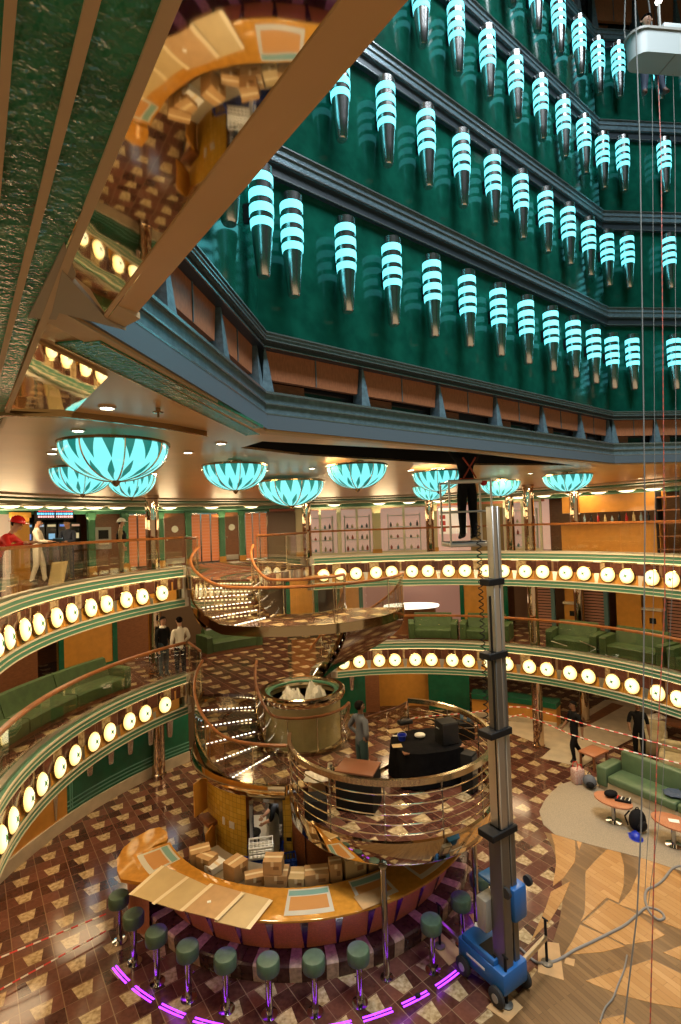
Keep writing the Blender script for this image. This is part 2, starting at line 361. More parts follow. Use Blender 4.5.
def copy_tree(o, parent=None):
    c = o.copy(); COL.objects.link(c)
    if parent is not None: c.parent = parent
    for ch in [q for q in bpy.data.objects if q.parent == o] if o.name not in KIDS else KIDS[o.name]: copy_tree(ch, c)
    return c
def freeze(o):
    KIDS[o.name] = [q for q in bpy.data.objects if q.parent == o]
    for q in KIDS[o.name]: freeze(q)
def inst(proto, used, loc, rot=(0, 0, 0), label=None, group=None, scale=None):
    if not used: used.append(1); freeze(proto); o = proto
    else: o = copy_tree(proto)
    o.location = Vector(loc); o.rotation_euler = rot
    if scale: o.scale = scale if isinstance(scale, (tuple, list)) else (scale,)*3
    if label: o['label'] = label
    if group: o['group'] = group
    return o
ORD = ['first', 'second', 'third', 'fourth', 'fifth', 'sixth', 'seventh', 'eighth', 'ninth', 'tenth', 'eleventh', 'twelfth', 'thirteenth', 'fourteenth', 'fifteenth', 'sixteenth', 'seventeenth', 'eighteenth', 'nineteenth', 'twentieth', 'twenty-first', 'twenty-second']
def arange(a, b, step):
    n = max(1, int(round(abs(b-a)/step))); return [a+(b-a)*i/n for i in range(n+1)]
def area(name, loc, size, power, col, rot=(0, 0, 0), shape='DISK', spread=180):
    L = bpy.data.lights.new(name, 'AREA'); L.energy = power; L.color = col; L.shape = shape; L.size = size; L.spread = R(spread)
    o = bpy.data.objects.new(name, L); COL.objects.link(o); o.location = loc; o.rotation_euler = rot; return o
# =================================================================== THE SETTING
def disc(c, r, n=96): return [pol(c, r, 360*i/n) for i in range(n)]
def pxpoly(pts, z, ox=0, oy=0, s=1.0): return [W(ox+p[0]/s, oy+p[1]/s, z) for p in pts]
struct(MB().prism(disc(C0, 17), -.25, 0).build('floor', m_tile))
# dance floor of dark oak outside the bar's circulation ring
arc = [pol(B0, 5.35-.5*i/20, 2-100*i/20) for i in range(21)]
wood = arc+[Vector((0, 3, 0)), Vector((13, 3, 0)), Vector((13, 7, 0)), Vector((8.6, 8.9, 0)), Vector((6.6, 10.4, 0)), Vector((5.94, 10.93, 0)), Vector((5.13, 11.41, 0))]
struct(MB().prism(wood, -.02, .005).build('floor_dance', m_plank))
fl = dict(s=4.51, ox=530, oy=820)
flames = [[(95,62),(140,72),(203,95),(206,140),(203,190),(150,265),(103,300),(118,200),(112,120)], [(205,80),(238,90),(222,140)],
 [(182,278),(150,360),(90,455),(5,545),(70,400),(95,325)],
 [(250,235),(300,180),(365,118),(405,132),(425,210),(422,300),(400,375),(345,352),(228,462),(246,420),(250,350)],
 [(226,474),(330,520),(428,572),(330,598),(150,612),(190,550)],
 [(400,385),(455,320),(490,235),(500,168),(620,205),(660,235),(700,270),(700,505),(600,465),(530,430),(470,405)],
 [(355,362),(480,425),(610,520),(560,545),(470,560),(430,565),(236,466)],
 [(250,728),(400,680),(550,630),(690,700),(700,855),(560,830),(400,790)], [(600,600),(690,565),(690,640)], [(310,905),(420,880),(500,940),(300,960)]]
for q in flames: struct(MB().prism(pxpoly(q, 0, fl['ox'], fl['oy'], fl['s']), .0, .009).build('floor_inlay', m_tanwood))
carp = [(4.54,11.81),(4.44,12.2),(4.55,12.75),(4.89,13.26),(5.2,13.62),(5.57,13.97),(6.3,14.3),(9.5,14.3),(13,12),(13,7),(8.6,8.9),(6.6,10.4),(5.94,10.93),(5.13,11.41)]
struct(MB().prism([Vector((*p, 0)) for p in carp], -.02, .012).build('floor_carpet', m_carpet))
crm = [(506,721),(540,724),(566,724),(605,700),(655,705),(650,730),(602,754),(581,767),(541,758),(551,749),(508,732)]
struct(MB().prism(pxpoly(crm, 0), -.02, .008).build('floor_stone', m_stone))
struct(MB().prism(pxpoly([(572,727),(584,728),(624,706),(612,703)], 0), .0, .011).build('floor_band', m_brown))
# ---- deck slabs: ring + the stair promontory
def ring_deck(name, z, a_left, a_right, right_edge):
    left = [pol(C0, RB+.02, a) for a in arange(a_left, 222, 4)]+[pol(C0, 13.6, a) for a in arange(222, a_left, 4)]
    right = [pol(C0, RB+.02, a) for a in arange(-16, a_right, 4)]+[pol(C0, 13.6, a) for a in arange(a_right, -16, 4)]
    o = MB()
    o.prism(left, z-.3, z); o.prism(right, z-.3, z)
    core = [pol(K0, 1.17, a) for a in arange(right_edge, 171, 6)]
    mid = [pol(K0, 2.58, 171)]+[pol(C0, RB+.02, a_left)]+[pol(C0, 13.6, a) for a in arange(a_left, a_right, 4)]+[pol(C0, RB+.02, a_right)]
    if right_edge < 120: mid += [pol(K0, 2.58, right_edge)]
    o.prism(core+mid, z-.3, z)
    return struct(o.build(name, m_tile))
ring_deck('floor_upper', ZB, 144, 110, 150)
ring_deck('floor_middle', ZA, 144, 104, 88)
for nm, z in (('ceiling_middle', ZB-.34), ('ceiling_lower', ZA-.34)):
    o = MB(); o.arcbox(C0, RB+.25, 13.4, z, z+.03, -15, 104, 0, 30); o.arcbox(C0, RB+.25, 13.4, z, z+.03, 144, 221, 0, 20)
    o.prism([pol(K0, 2.5, 165)]+[pol(C0, RB+.1, 144)]+[pol(C0, 13.4, a) for a in arange(143.9, 104.1, 4)]+[pol(C0, RB+.1, 104.1), pol(K0, 2.3, 110)], z, z+.03)
    struct(o.build(nm, m_tan))
# ---- balcony fronts (green bands, mirrored back, amber lamp panels, silver wedges)
PITCH_A = 9.62
def front(name, zt, a0, a1, centers, singles=()):
    """zt: height of the top of the curb"""
    o = MB(); A = arange(a0, a1, 1.2)
    def band(r0, r1, z0, z1, mi): o.sweep([(r0, z0), (r1, z0), (r1, z1), (r0, z1)], C0, A, mi)
    band(RB-.02, RB+.24, zt-.2, zt, 0); band(RB-.045, RB-.02, zt-.02, zt+.015, 1); band(RB-.035, RB-.02, zt-.105, zt-.09, 1); band(RB-.035, RB-.02, zt-.2, zt-.185, 1)
    band(RB+.2, RB+.24, zt-.85, zt-.2, 2)                                       # mirrored back
    band(RB-.03, RB+.24, zt-1.03, zt-.82, 0); band(RB-.06, RB-.03, zt-.84, zt-.81, 1); band(RB-.045, RB-.03, zt-.935, zt-.92, 1); band(RB-.045, RB-.03, zt-1.03, zt-1.01, 1)
    o.sweep([(RB-.012, zt-.212), (RB+.03, zt-.212), (RB+.03, zt-.2), (RB-.012, zt-.2)], C0, A, 5)  # glowing strip added under the band to brighten the amber panels
    for ca in centers:                                                          # leaning amber panels, wider at the foot
        for sgn in (-1, 1):
            w0, w1 = 4.55, 3.75
            pts = []
            for r_, z_, w_ in ((RB+.0, zt-.82, w0), (RB+.05, zt-.33, w1), (RB+.075, zt-.33, w1), (RB+.03, zt-.82, w0)):
                pts += [pol(C0, r_, ca+sgn*.06, z_), pol(C0, r_, ca+sgn*w_*.5, z_), pol(C0, r_, ca+sgn*w_, z_)]
            fs = []
            for k in range(4):
                j = (k+1) % 4
                for i in range(2): fs.append((k*3+i, k*3+i+1, j*3+i+1, j*3+i))
            fs += [(0, 3, 6, 9), (2, 5, 8, 11)]
            o.add(pts, fs, 3)
    for ca in singles:
        o.arcbox(C0, RB+.02, RB+.06, zt-.82, zt-.33, ca-3.5, ca+3.5, 3, 4)
    allc = sorted(set(centers)); wed = [c-PITCH_A/2 for c in allc]+[allc[-1]+PITCH_A/2]
    for ca in wed:                                                              # silver wedges between panels
        pts = [pol(C0, RB+.1, ca-.95, zt-.2), pol(C0, RB+.1, ca+.95, zt-.2), pol(C0, RB-.01, ca+.32, zt-.82), pol(C0, RB-.01, ca-.32, zt-.82),
               pol(C0, RB+.2, ca-.95, zt-.2), pol(C0, RB+.2, ca+.95, zt-.2), pol(C0, RB+.2, ca+.32, zt-.82), pol(C0, RB+.2, ca-.32, zt-.82)]
        o.add(pts, [(0, 1, 2, 3), (4, 5, 6, 7), (0, 1, 5, 4), (1, 2, 6, 5), (2, 3, 7, 6), (3, 0, 4, 7)], 4)
    return struct(o.build(name, [m_teal, m_cream, m_mirror, m_panelw, m_silver, mat('panel_fill_strip', (1, .8, .5), .4, emit=(1, .66, .28), es=3.2)]))
CR = [100.3-PITCH_A*k for k in range(0, 12)]; CL = [158.4+PITCH_A*k for k in range(0, 7)]
ZTB, ZTA = ZB+.25, ZA+.25
front('trim_1', ZTB, 144.5, 221, CL, [150.3]); front('trim_2', ZTB, -16, 110, CR, [107.2])
front('trim_3', ZTA, 144.5, 221, CL, [150.3]); front('trim_4', ZTA, -16, 104.5, CR)
# rounded end posts of the fronts
for nm, a, zt in (('trim_5', 144.5, ZTB), ('trim_6', 110, ZTB), ('trim_7', 144.5, ZTA), ('trim_8', 104.5, ZTA)):
    p = pol(C0, RB+.1, a, zt-1.03); struct(MB().lathe([(.14, 0), (.14, .21), (.11, .22), (.11, .83), (.14, .84), (.14, 1.03), (.0, 1.03)], p, 20).build(nm, m_silver))
# ---- round lamps on the fronts
def lamp_proto():
    o = thing('fascia_lamp', '', 'lamp'); M = Matrix.Rotation(R(90), 4, 'Y')
    MB().lathe([(.205, -.01), (.22, .0), (.22, .02), (.205, .028), (.195, .02)], (0, 0, 0), 26, M=M).build('rim', m_bronze, o, False)
    MB().lathe([(.198, .01), (.19, .035), (.15, .065), (.08, .085), (0, .09)], (0, 0, 0), 26, M=M).build('lens', m_tube, o, False)
    q = MB().lathe([(.03, .085), (.03, .1), (0, .105)], (0, 0, 0), 12, M=M)
    for k in range(4):
        a = k*pi/2+.5; q.box((.094, .045*cos(a), .045*sin(a)), (.008, .05, .012), M=Matrix.Rotation(a, 4, 'X'))
    q.build('boss', mat('lamp_boss', (.1, .32, .12), .3), o, False)
    return o
LP = lamp_proto(); used = []
def place_lamps(zt, angs, where, start):
    for i, a in enumerate(angs):
        p = pol(C0, RB-.005, a, zt-.575)
        inst(LP, used, p, (0, R(-6), R(a+180)), f'{ORD[i]} round lamp from {start} on the {where} balcony front', f'round lamps on the {where} balcony front')
la = [150.9]+[c+s for c in CL[:6] for s in (-2.15, 2.15)]
place_lamps(ZTB, la, 'left upper', 'the stairs'); place_lamps(ZTA, la, 'left lower', 'the stairs')
ra = [c-s for c in CR[:10] for s in (-2.1, 2.1)]
place_lamps(ZTB, [107]+ra, 'long upper', 'the stairs'); place_lamps(ZTA, ra, 'long lower', 'the stairs')
# ---- ceiling over the upper deck, with the open shaft
def at_d(px, y): v = WY(px, 500, y); v.z = ZC; return v
c1 = at_d(268, 5.6); c2 = at_d(616, 10.64); f1s = W(51, 303, ZC)
# bring corner one and the start of facet one to true floor plan points
dF3 = Vector((cos(R(6)), sin(R(6)), 0)); c3 = c2+dF3*6.0
ceil_poly = [f1s, c1, c2, c3]+[pol(C0, 14, a) for a in arange(25, 222, 6)]+[Vector((-9, 1, 0)), Vector((-9, -3, 0)), Vector((-4, -3.2, 0)), W(0, 150, ZC)-Vector((.6, .6, 0))]
slot = pxpoly([(240,448),(265,440.5),(470,452.5),(575,465.5),(462,465),(300,455)], ZC)
slot = [Vector((p.x, p.y, 0)) for p in slot]
# keep the slot clear of the fascia edge
slot = [slot[0], slot[1]+(slot[0]-slot[1])*.1, slot[2], slot[3], slot[4], slot[5]]
struct(MB().prism(ceil_poly[:-1]+[Vector((-4, .9, 0))], ZC, ZC+.03, 0, [slot]).build('ceiling', m_tan))
o = MB(); n = len(slot)
for i in range(n):
    a, b = slot[i], slot[(i+1) % n]; o.add([(a.x, a.y, ZC), (b.x, b.y, ZC), (b.x, b.y, ZC+.75), (a.x, a.y, ZC+.75)], [(0, 1, 2, 3)])
o.prism(slot, ZC+.75, ZC+.78)
struct(o.build('ceiling_void', m_black))
# ---- shaft facets
def facet_boxes(a, b, items, name, mats, ext0=0.0, ext1=0.0):
    """items: (out_in, out_out, z0, z1, mat) boxes hugging facet line a->b; positive = into the shaft"""
    d = (b-a); d.z = 0; L = d.length; d.normalize(); nn = Vector((d.y, -d.x, 0))      # into the shaft (towards camera side)
    o = MB()
    for (p0, p1, z0, z1, mi) in items:
        A = a-d*ext0*0; B = b
        q = [A+nn*p0, B+nn*p0, B+nn*p1, A+nn*p1]
        q = [mitre(A, p0), mitre(B, p0), mitre(B, p1), mitre(A, p1)]
        vs = [Vector((p.x, p.y, z0)) for p in q]+[Vector((p.x, p.y, z1)) for p in q]
        o.add(vs, [(0, 1, 2, 3), (4, 5, 6, 7), (0, 1, 5, 4), (1, 2, 6, 5), (2, 3, 7, 6), (3, 0, 4, 7)], mi)
    return o.build(name, mats, smooth=0)
SHP = [Vector((f1s.x, f1s.y, 0)), Vector((c1.x, c1.y, 0)), Vector((c2.x, c2.y, 0)), Vector((c3.x, c3.y, 0))]
SHP[0] = SHP[0]+(SHP[0]-SHP[1])*.0
def mitre(P, off):
    i = min(range(4), key=lambda k: (Vector((P.x, P.y, 0))-SHP[k]).length); P = SHP[i]
    def nrm(u, v): d = (v-u).normalized(); return Vector((d.y, -d.x, 0))
    if i == 0: return P+nrm(SHP[0], SHP[1])*off
    if i == 3: return P+nrm(SHP[2], SHP[3])*off
    n1, n2 = nrm(SHP[i-1], SHP[i]), nrm(SHP[i], SHP[i+1]); m = (n1+n2).normalized(); return P+m*(off/max(.3, m.dot(n1)))
zc2 = lambda y: WL(612, y, SHP[1], SHP[2]).z
ZTOP = 20.5
LZ = [9.06, 11.02, 13.02, 14.95, 16.9]; LH = [.16, .36, .38, .38, .36]
zf0, zf1, zf2 = ZC, 8.32, 8.56
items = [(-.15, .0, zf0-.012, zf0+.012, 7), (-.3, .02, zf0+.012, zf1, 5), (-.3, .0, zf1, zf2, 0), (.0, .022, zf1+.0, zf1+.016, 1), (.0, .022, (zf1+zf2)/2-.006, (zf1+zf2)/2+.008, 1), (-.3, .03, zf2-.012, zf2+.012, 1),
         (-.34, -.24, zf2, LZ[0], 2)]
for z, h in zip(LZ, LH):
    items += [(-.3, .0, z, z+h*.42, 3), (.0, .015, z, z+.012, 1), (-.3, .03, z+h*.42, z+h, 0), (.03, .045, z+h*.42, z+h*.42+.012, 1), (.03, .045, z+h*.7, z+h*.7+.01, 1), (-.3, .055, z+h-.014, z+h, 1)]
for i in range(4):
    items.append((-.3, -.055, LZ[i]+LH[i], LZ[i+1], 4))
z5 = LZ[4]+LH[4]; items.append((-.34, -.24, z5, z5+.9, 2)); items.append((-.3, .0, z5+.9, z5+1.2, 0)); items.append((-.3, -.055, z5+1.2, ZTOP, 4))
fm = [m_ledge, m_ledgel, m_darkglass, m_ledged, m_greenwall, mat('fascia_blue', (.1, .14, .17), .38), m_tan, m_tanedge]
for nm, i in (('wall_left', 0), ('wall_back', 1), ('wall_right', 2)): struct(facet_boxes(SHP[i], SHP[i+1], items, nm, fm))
# the shaft's unseen sides and its roof, which the polished walls mirror
o = MB(); far = [SHP[3], Vector((12.5, -5, 0)), Vector((-4, -5, 0)), Vector((-4, 2.0, 0))]
for a, b in zip(far, far[1:]): o.add([(a.x, a.y, 9), (b.x, b.y, 9), (b.x, b.y, ZTOP), (a.x, a.y, ZTOP)], [(0, 1, 2, 3)])
struct(o.build('wall_front', m_greenlow))
struct(MB().prism([SHP[0], SHP[1], SHP[2], SHP[3], Vector((12.5, -5, 0)), Vector((-4, -5, 0))], ZTOP, ZTOP+.1).build('ceiling_shaft', mat('shaft_ceiling', (.12, .13, .14), .5)))
# wood panels and tapered spikes in the window band
def window_band(i, z0, z1, nm, cuts):
    a, b = SHP[i], SHP[i+1]; d = (b-a); L = d.length; d.normalize(); nn = Vector((d.y, -d.x, 0)); o = MB()
    zm = z0+(z1-z0)*.36
    for s0, s1 in zip(cuts, cuts[1:]):
        e = .004
        p = [a+d*(s0+.02), a+d*(s1-.02)]
        for (u0, u1) in ((s0+.07, s1-.07),):
            q = [(u0, zm), (u1, zm), (s1-.03, z1), (s0+.03, z1)]
            vs = [a+d*u-nn*.10+Vector((0, 0, z)) for u, z in q]+[a+d*u-nn*.16+Vector((0, 0, z)) for u, z in q]
            o.add(vs, [(0, 1, 2, 3), (4, 5, 6, 7), (0, 1, 5, 4), (1, 2, 6, 5), (2, 3, 7, 6), (3, 0, 4, 7)], 0)
        mid = (s0+s1)/2; o.box(a+d*mid-nn*.095+Vector((0, 0, zm+(z1-zm)*.5)), (.012, .012, z1-zm), atan2(d.y, d.x), 1)
        # the room behind: brown doors, and dark gaps
        k = (s1-s0)*.26
        o.box(a+d*(s0+k)-nn*.22+Vector((0, 0, (z0+zm)/2)), (k*1.3, .03, zm-z0), atan2(d.y, d.x), 2)
    for s in cuts:
        q = [(s-.075, z0), (s+.075, z0), (s+.012, z1), (s-.012, z1)]
        vs = [a+d*u-nn*.01*(1 if z == z0 else 6)+Vector((0, 0, z)) for u, z in q]+[a+d*u-nn*.2+Vector((0, 0, z)) for u, z in q]
        o.add(vs, [(0, 1, 2, 3), (4, 5, 6, 7), (0, 1, 5, 4), (1, 2, 6, 5), (2, 3, 7, 6), (3, 0, 4, 7)], 1)
    return struct(o.build(nm, [m_redwood, m_ledge, m_brown], smooth=0))
def cuts_from_px(i, xs, y):
    a, b = SHP[i], SHP[i+1]; d = (b-a).normalized(); L = (b-a).length
    return sorted([max(0.02, min(L-.02, (Vector((q.x, q.y, 0))-a).dot(d))) for q in (WL(x, y(x), a, b) for x in xs)])
yb = lambda x: 360+(x-263)*.19
window_band(1, zf2, LZ[0], 'trim_10', cuts_from_px(1, [268, 366, 443, 500, 546, 584, 614], yb))
L0 = (SHP[1]-SHP[0]).length
window_band(0, zf2, LZ[0], 'trim_11', [L0-.04-1.02*k for k in range(4)][::-1])
window_band(2, zf2, LZ[0], 'trim_12', [.06+.95*k for k in range(7)])
for i in (1, 2): window_band(i, z5, z5+.9, f'trim_{12+i}', [.06+.95*k for k in range(int((SHP[i+1]-SHP[i]).length/.95)+1)])
# ---- near ceiling: green textured glass strips, tan bars, mirror, tan beam
def plate(pts, z, nm, m, t=.03, up=0): return struct(MB().prism(pxpoly(pts, z), z+up, z+up+t).build(nm, m))
Z8 = ZC
plate([(163.6,0),(103.5,150),(62,250),(2.5,412),(-12,452),(-60,452),(-60,250),(-60,-150),(240,-190)], Z8, 'ceiling_strip', m_textglass, .03, -.02)
def bar(p0, p1, w0, w1, nm): 
    a, b = W(*p0, Z8), W(*p1, Z8); d = (b-a); d.z = 0; d.normalize(); n_ = Vector((-d.y, d.x, 0))
    return struct(MB().prism([a+n_*w0/2, a-n_*w0/2, b-n_*w1/2, b+n_*w1/2], Z8-.03, Z8+.02).build(nm, m_tanedge))
bar((14,-60), (-12,300), .02, .02, 'ceiling_bar'); bar((104,-60), (-3,375), .025, .025, 'ceiling_bar'); bar((190,-60), (1,425), .03, .03, 'ceiling_bar')
# mirror panel over the left
plate([(161,8),(105,150),(60,252),(56,262),(72,268),(90,283),(108,313),(225,150),(300,46),(395,-86),(206,-100)], Z8, 'ceiling_mirror', m_ceilmirror, .02, -.025)
# plain soffit piece below the mirror
plate([(40,296),(61,256),(110,315),(125,322),(140,314),(118,300),(107,309),(90,281),(72,266),(58,260),(50,304)], Z8, 'ceiling_soffit', m_tanedge, .03, -.024)
plate([(62,262),(107,313),(126,324),(52,304)], Z8, 'ceiling_soffit', mat('soffit_grey', (.34, .27, .18), .45), .05, -.033)
plate([(28,312),(64,236),(76,268),(56,314)], Z8, 'ceiling_soffit', MATS['soffit_grey'], .02, -.028)
plate([(48,313),(33,334),(60,342),(104,346),(92,334)], Z8, 'ceiling_reflection', m_honey if False else m_woodrefl, .02, -.006)  # wood colour painted in for the brown reflection in the mirror ceiling
# deep tan beam along the open edge
a0, a1, b0, b1 = W(103, 310, Z8), W(300+240, 46-333, Z8), W(126, 326, Z8), W(410+206, -240, Z8)
o = MB(); vs = [(a0.x, a0.y, Z8-.03), (a1.x, a1.y, Z8-.03), (b1.x, b1.y, Z8-.0), (b0.x, b0.y, Z8-.0)]; vs += [(x, y, Z8+.3) for x, y, z in vs]
o.add(vs, [(0, 1, 2, 3), (4, 5, 6, 7), (0, 1, 5, 4), (1, 2, 6, 5), (2, 3, 7, 6), (3, 0, 4, 7)]); struct(o.build('ceiling_beam', m_tan, smooth=0))
# second mirror beyond the fascia, and glass strips beside facet one
plate([(33,336),(108,373),(72,411),(4,407)], Z8, 'ceiling_mirror', m_ceilmirror, .02, -.025)
for k, (q0, q1) in enumerate((((52,322),(70,322)), ((88,334),(100,336)))): pass
def strip(pa, pb, w, nm, m, dz): 
    a, b = W(*pa, Z8), W(*pb, Z8); d = (b-a); d.z = 0; d.normalize(); n_ = Vector((-d.y, d.x, 0)); 
    return struct(MB().prism([a, b, b-n_*w, a-n_*w], Z8-dz, Z8+.01).build(nm, m))
strip((55,341), (246,434), .16, 'ceiling_strip', m_textglass, .016); strip((55,341), (246,434), .012, 'ceiling_bar', m_bronze, .02)
strip((84,340), (254,427), .1, 'ceiling_strip', m_textglass, .0165); strip((100,340), (256,424), .012, 'ceiling_bar', m_bronze, .02)
# curved bronze drop in the ceiling
pts = [W(x, y, Z8) for x, y in ((-30,412),(4,409),(60,410),(120,417),(170,424),(207,431))]
o = MB()
vs = [Vector((p.x, p.y, Z8-.055)) for p in pts]+[Vector((p.x, p.y, Z8+.01)) for p in pts]+[Vector((p.x, p.y+.05, Z8-.055)) for p in pts]
n = len(pts); fs = [(i, i+1, n+i+1, n+i) for i in range(n-1)]+[(i, i+1, 2*n+i+1, 2*n+i) for i in range(n-1)]; o.add(vs, fs); struct(o.build('ceiling_drop', m_bronze))
# stepped cornice by the outer walls on the upper deck
o = MB()
for r0, z0, mi in ((9.6, ZC-.05, 1), (10.2, ZC-.1, 0), (10.9, ZC-.18, 1), (11.5, ZC-.3, 2)):
    o.arcbox(C0, r0, 13.6, z0, ZC-.001, 30, 200, mi, 40)
struct(o.build('ceiling_cornice', [m_teal, m_cream, m_teal]))
# ---- columns
def column(nm, p, r, z0, z1): 
    return struct(MB().lathe([(r*1.15, 0), (r*1.15, .08), (r, .1), (r, z1-z0-.1), (r*1.15, z1-z0-.08), (r*1.15, z1-z0)], (p[0], p[1], z0), 24).build(nm, wavy_mirror(nm+'_m', (.55, .42, .3), 5, .25)))
# (x, y) plan, floor to floor
for i, (x, y, r) in enumerate(((-5.55, 15.3, .19), (5.9, 16.3, .16), (8.2, 18.2, .17))):
    for k, (z0, z1) in enumerate(((0, ZA-.36), (ZA, ZB-.36), (ZB, ZC))): column(f'column_{3*i+k+1}', (x, y), r, z0, z1)
column('column_10', (-1.25, 19.0), .16, ZB, ZC); column('column_11', (6.5, 20.0), .16, ZB, ZC); column('column_12', (3.5, 20.5), .16, ZB, ZC)
# =================================================================== OUTER WALLS
def A_(px, r, y=525): return cylang(px, y, C0, r)
def wallseg(nm, r, z0, z1, a0, a1, m, t=.12): return struct(MB().arcbox(C0, r, r+t, z0, z1, min(a0, a1), max(a0, a1)).build(nm, m))
RU, RM, RL = 12.3, 10.7, 8.75
# continuous shells well behind everything
for nm, r, z0, z1, m in (('wall_outer_upper', 13.3, ZB, ZC, m_brown), ('wall_outer_middle', 13.2, ZA, ZB-.34, m_brown), ('wall_outer_lower', 15.5, 0, ZA-.34, m_brown)):
    wallseg(nm, r, z0, z1, -16, 222, m, .1)
def pil(nm, px, r, z0, z1, w=.24, m=None):
    a = A_(px, r); h = degrees(w/2/r)
    o = MB(); o.arcbox(C0, r-.06, r+.06, z0, z1, a-h, a+h, 0, 1); o.arcbox(C0, r-.09, r+.06, z0, z0+.2, a-h*1.15, a+h*1.15, 1, 1); o.arcbox(C0, r-.09, r+.06, z1-.16, z1, a-h*1.15, a+h*1.15, 0, 1)
    return struct(o.build(nm, [m or m_tealgold, m_panelw]))
n_t = [20]
def tr(): n_t[0] += 1; return f'trim_{n_t[0]}'
for px in (91, 124.5, 160, 188, 221.5, 241.5): pil(tr(), px, RU, ZB, ZC-.35)
# slatted orange screens: frame, slats
def screen(px0, px1, r, z0, z1, label, m=m_orange, cols=3):
    a0, a1 = A_(px0, r), A_(px1, r); t = thing('slatted_shutter', label, 'shutter', pol(C0, r, (a0+a1)/2, z0))
    lo, hi = min(a0, a1), max(a0, a1); g = (hi-lo)/cols
    for c in range(cols):
        o = MB(); n = 15
        for k in range(n):
            z = z0+.08+(z1-z0-.12)*k/n; o.arcbox(C0, r, r+.03, z, z+(z1-z0-.12)/n*.72, lo+g*c+g*.12, lo+g*(c+1)-g*.12, 0, 2)
        o.build('slat_panel', m, t)
    o = MB(); 
    for c in range(cols+1): o.arcbox(C0, r-.01, r+.04, z0, z1, lo+g*c-g*.06, lo+g*c+g*.06, 0, 1)
    o.arcbox(C0, r-.01, r+.04, z1-.05, z1, lo, hi); o.arcbox(C0, r-.01, r+.04, z0, z0+.05, lo, hi); o.build('frame', m_chromed, t)
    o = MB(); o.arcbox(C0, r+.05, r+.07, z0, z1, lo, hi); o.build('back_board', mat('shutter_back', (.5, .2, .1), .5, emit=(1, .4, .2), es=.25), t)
    return t
screen(127, 158, RU, ZB, ZC-.4, 'orange slatted shutter behind the man in the white helmet')
screen(191, 220, RU, ZB, ZC-.4, 'orange slatted shutter right of the brown door with the round sign')
screen(245, 267, RU, ZB, ZC-.4, 'orange slatted shutter nearest the top of the stairs on the right')
def door(nm, px0, px1, r, z0, z1, m, sign=None):
    a0, a1 = sorted((A_(px0, r), A_(px1, r))); o = MB(); o.arcbox(C0, r, r+.06, z0, z1, a0, a1, 0, 3)
    o.arcbox(C0, r-.02, r, z0+.05, z0+.25, a0+(a1-a0)*.1, a1-(a1-a0)*.1, 1, 2)
    for q in (a0, a1): o.arcbox(C0, r-.03, r+.06, z0, z1, q-.15, q+.15, 1, 1)
    d = struct(o.build(nm, [m, m_silver]))
    p = pol(C0, r-.03, a0+(a1-a0)*.85, z0+.95); MB().ball(p, .035, 8).build('door_handle', m_silver, d)
    if sign: p = pol(C0, r-.02, (a0+a1)/2, z0+1.35); MB().lathe([(.13, -.01), (.13, .01), (0, .015)], p, 16, M=Matrix.Rotation(R((a0+a1)/2-180), 4, 'Z') @ Matrix.Rotation(R(90), 4, 'Y')).build('round_sign', m_paper, d)
    return d
door('door_1', 163, 186, RU, ZB, ZC-.4, m_brown, True); door('door_2', 224, 239, RU, ZB, ZC-.4, m_brown, True)
wallseg('wall_upper_left', RU+.12, ZB, ZC-.3, A_(96, RU), A_(123, RU), m_brown); wallseg('wall_upper_lintel', RU+.02, ZC-.4, ZC-.02, A_(-20, RU), A_(270, RU), m_teal)
# cash machine by the pilaster
t = thing('cash_machine', 'grey cash machine set in the brown wall behind the upper balcony', 'cash machine', pol(C0, RU, A_(102, RU), ZB+.6))
a = A_(102, RU); o = MB(); o.arcbox(C0, RU-.08, RU+.1, ZB+.75, ZB+1.5, a-1.3, a+1.3, 0, 2); o.build('housing', m_gray, t)
o = MB(); o.arcbox(C0, RU-.1, RU-.07, ZB+1.1, ZB+1.4, a-.8, a+.8, 0, 2); o.build('screen', m_black, t)
o = MB(); o.arcbox(C0, RU-.12, RU-.07, ZB+.9, ZB+.97, a-.8, a+.8, 0, 2); o.build('keypad', m_silver, t)
# arcade: dark bay with glowing game cabinets and an illuminated sign strip
wallseg('wall_arcade', RU+.9, ZB, ZC-.35, A_(20, RU), A_(90, RU), m_black)
cols = [(.15, .35, 1), (.9, .5, .3), (.3, .7, 1), (.6, .8, 1), (1, .8, .4)]
for i, px in enumerate((28, 40, 52, 64, 76)):
    a = A_(px, RU+.45); t = thing('game_cabinet', f'{ORD[i]} dark game cabinet with a glowing screen from the left, in the arcade bay', 'game cabinet', pol(C0, RU+.45, a, ZB), R(a-90), 'arcade cabinets')
    MB().rbox((0, .1, .5), (.36, .34, 1.0), b=.03).rbox((0, .15, 1.35), (.36, .24, .7), b=.03).build('body', m_blacksat, t, False)
    MB().box((0, .025, 1.25), (.2, .02, .18)).build('screen', mat(f'game_screen_{i%5}', (.1, .1, .1), .3, emit=cols[i % 5], es=.55), t, False)
    MB().box((0, .025, 1.6), (.26, .02, .07)).build('marquee', mat(f'game_marquee_{(i+2)%5}', (.1, .1, .1), .3, emit=cols[(i+2) % 5], es=.5), t, False)
t = thing('illuminated_sign', 'red and blue illuminated sign strip above the arcade bay', 'sign', pol(C0, RU-.1, A_(52, RU), ZC-.5))
a0, a1 = A_(71, RU, 488), A_(33, RU, 488); o = MB(); o.arcbox(C0, RU-.12, RU-.04, ZC-.56, ZC-.22, a0, a1); o.build('board', m_blacksat, t)
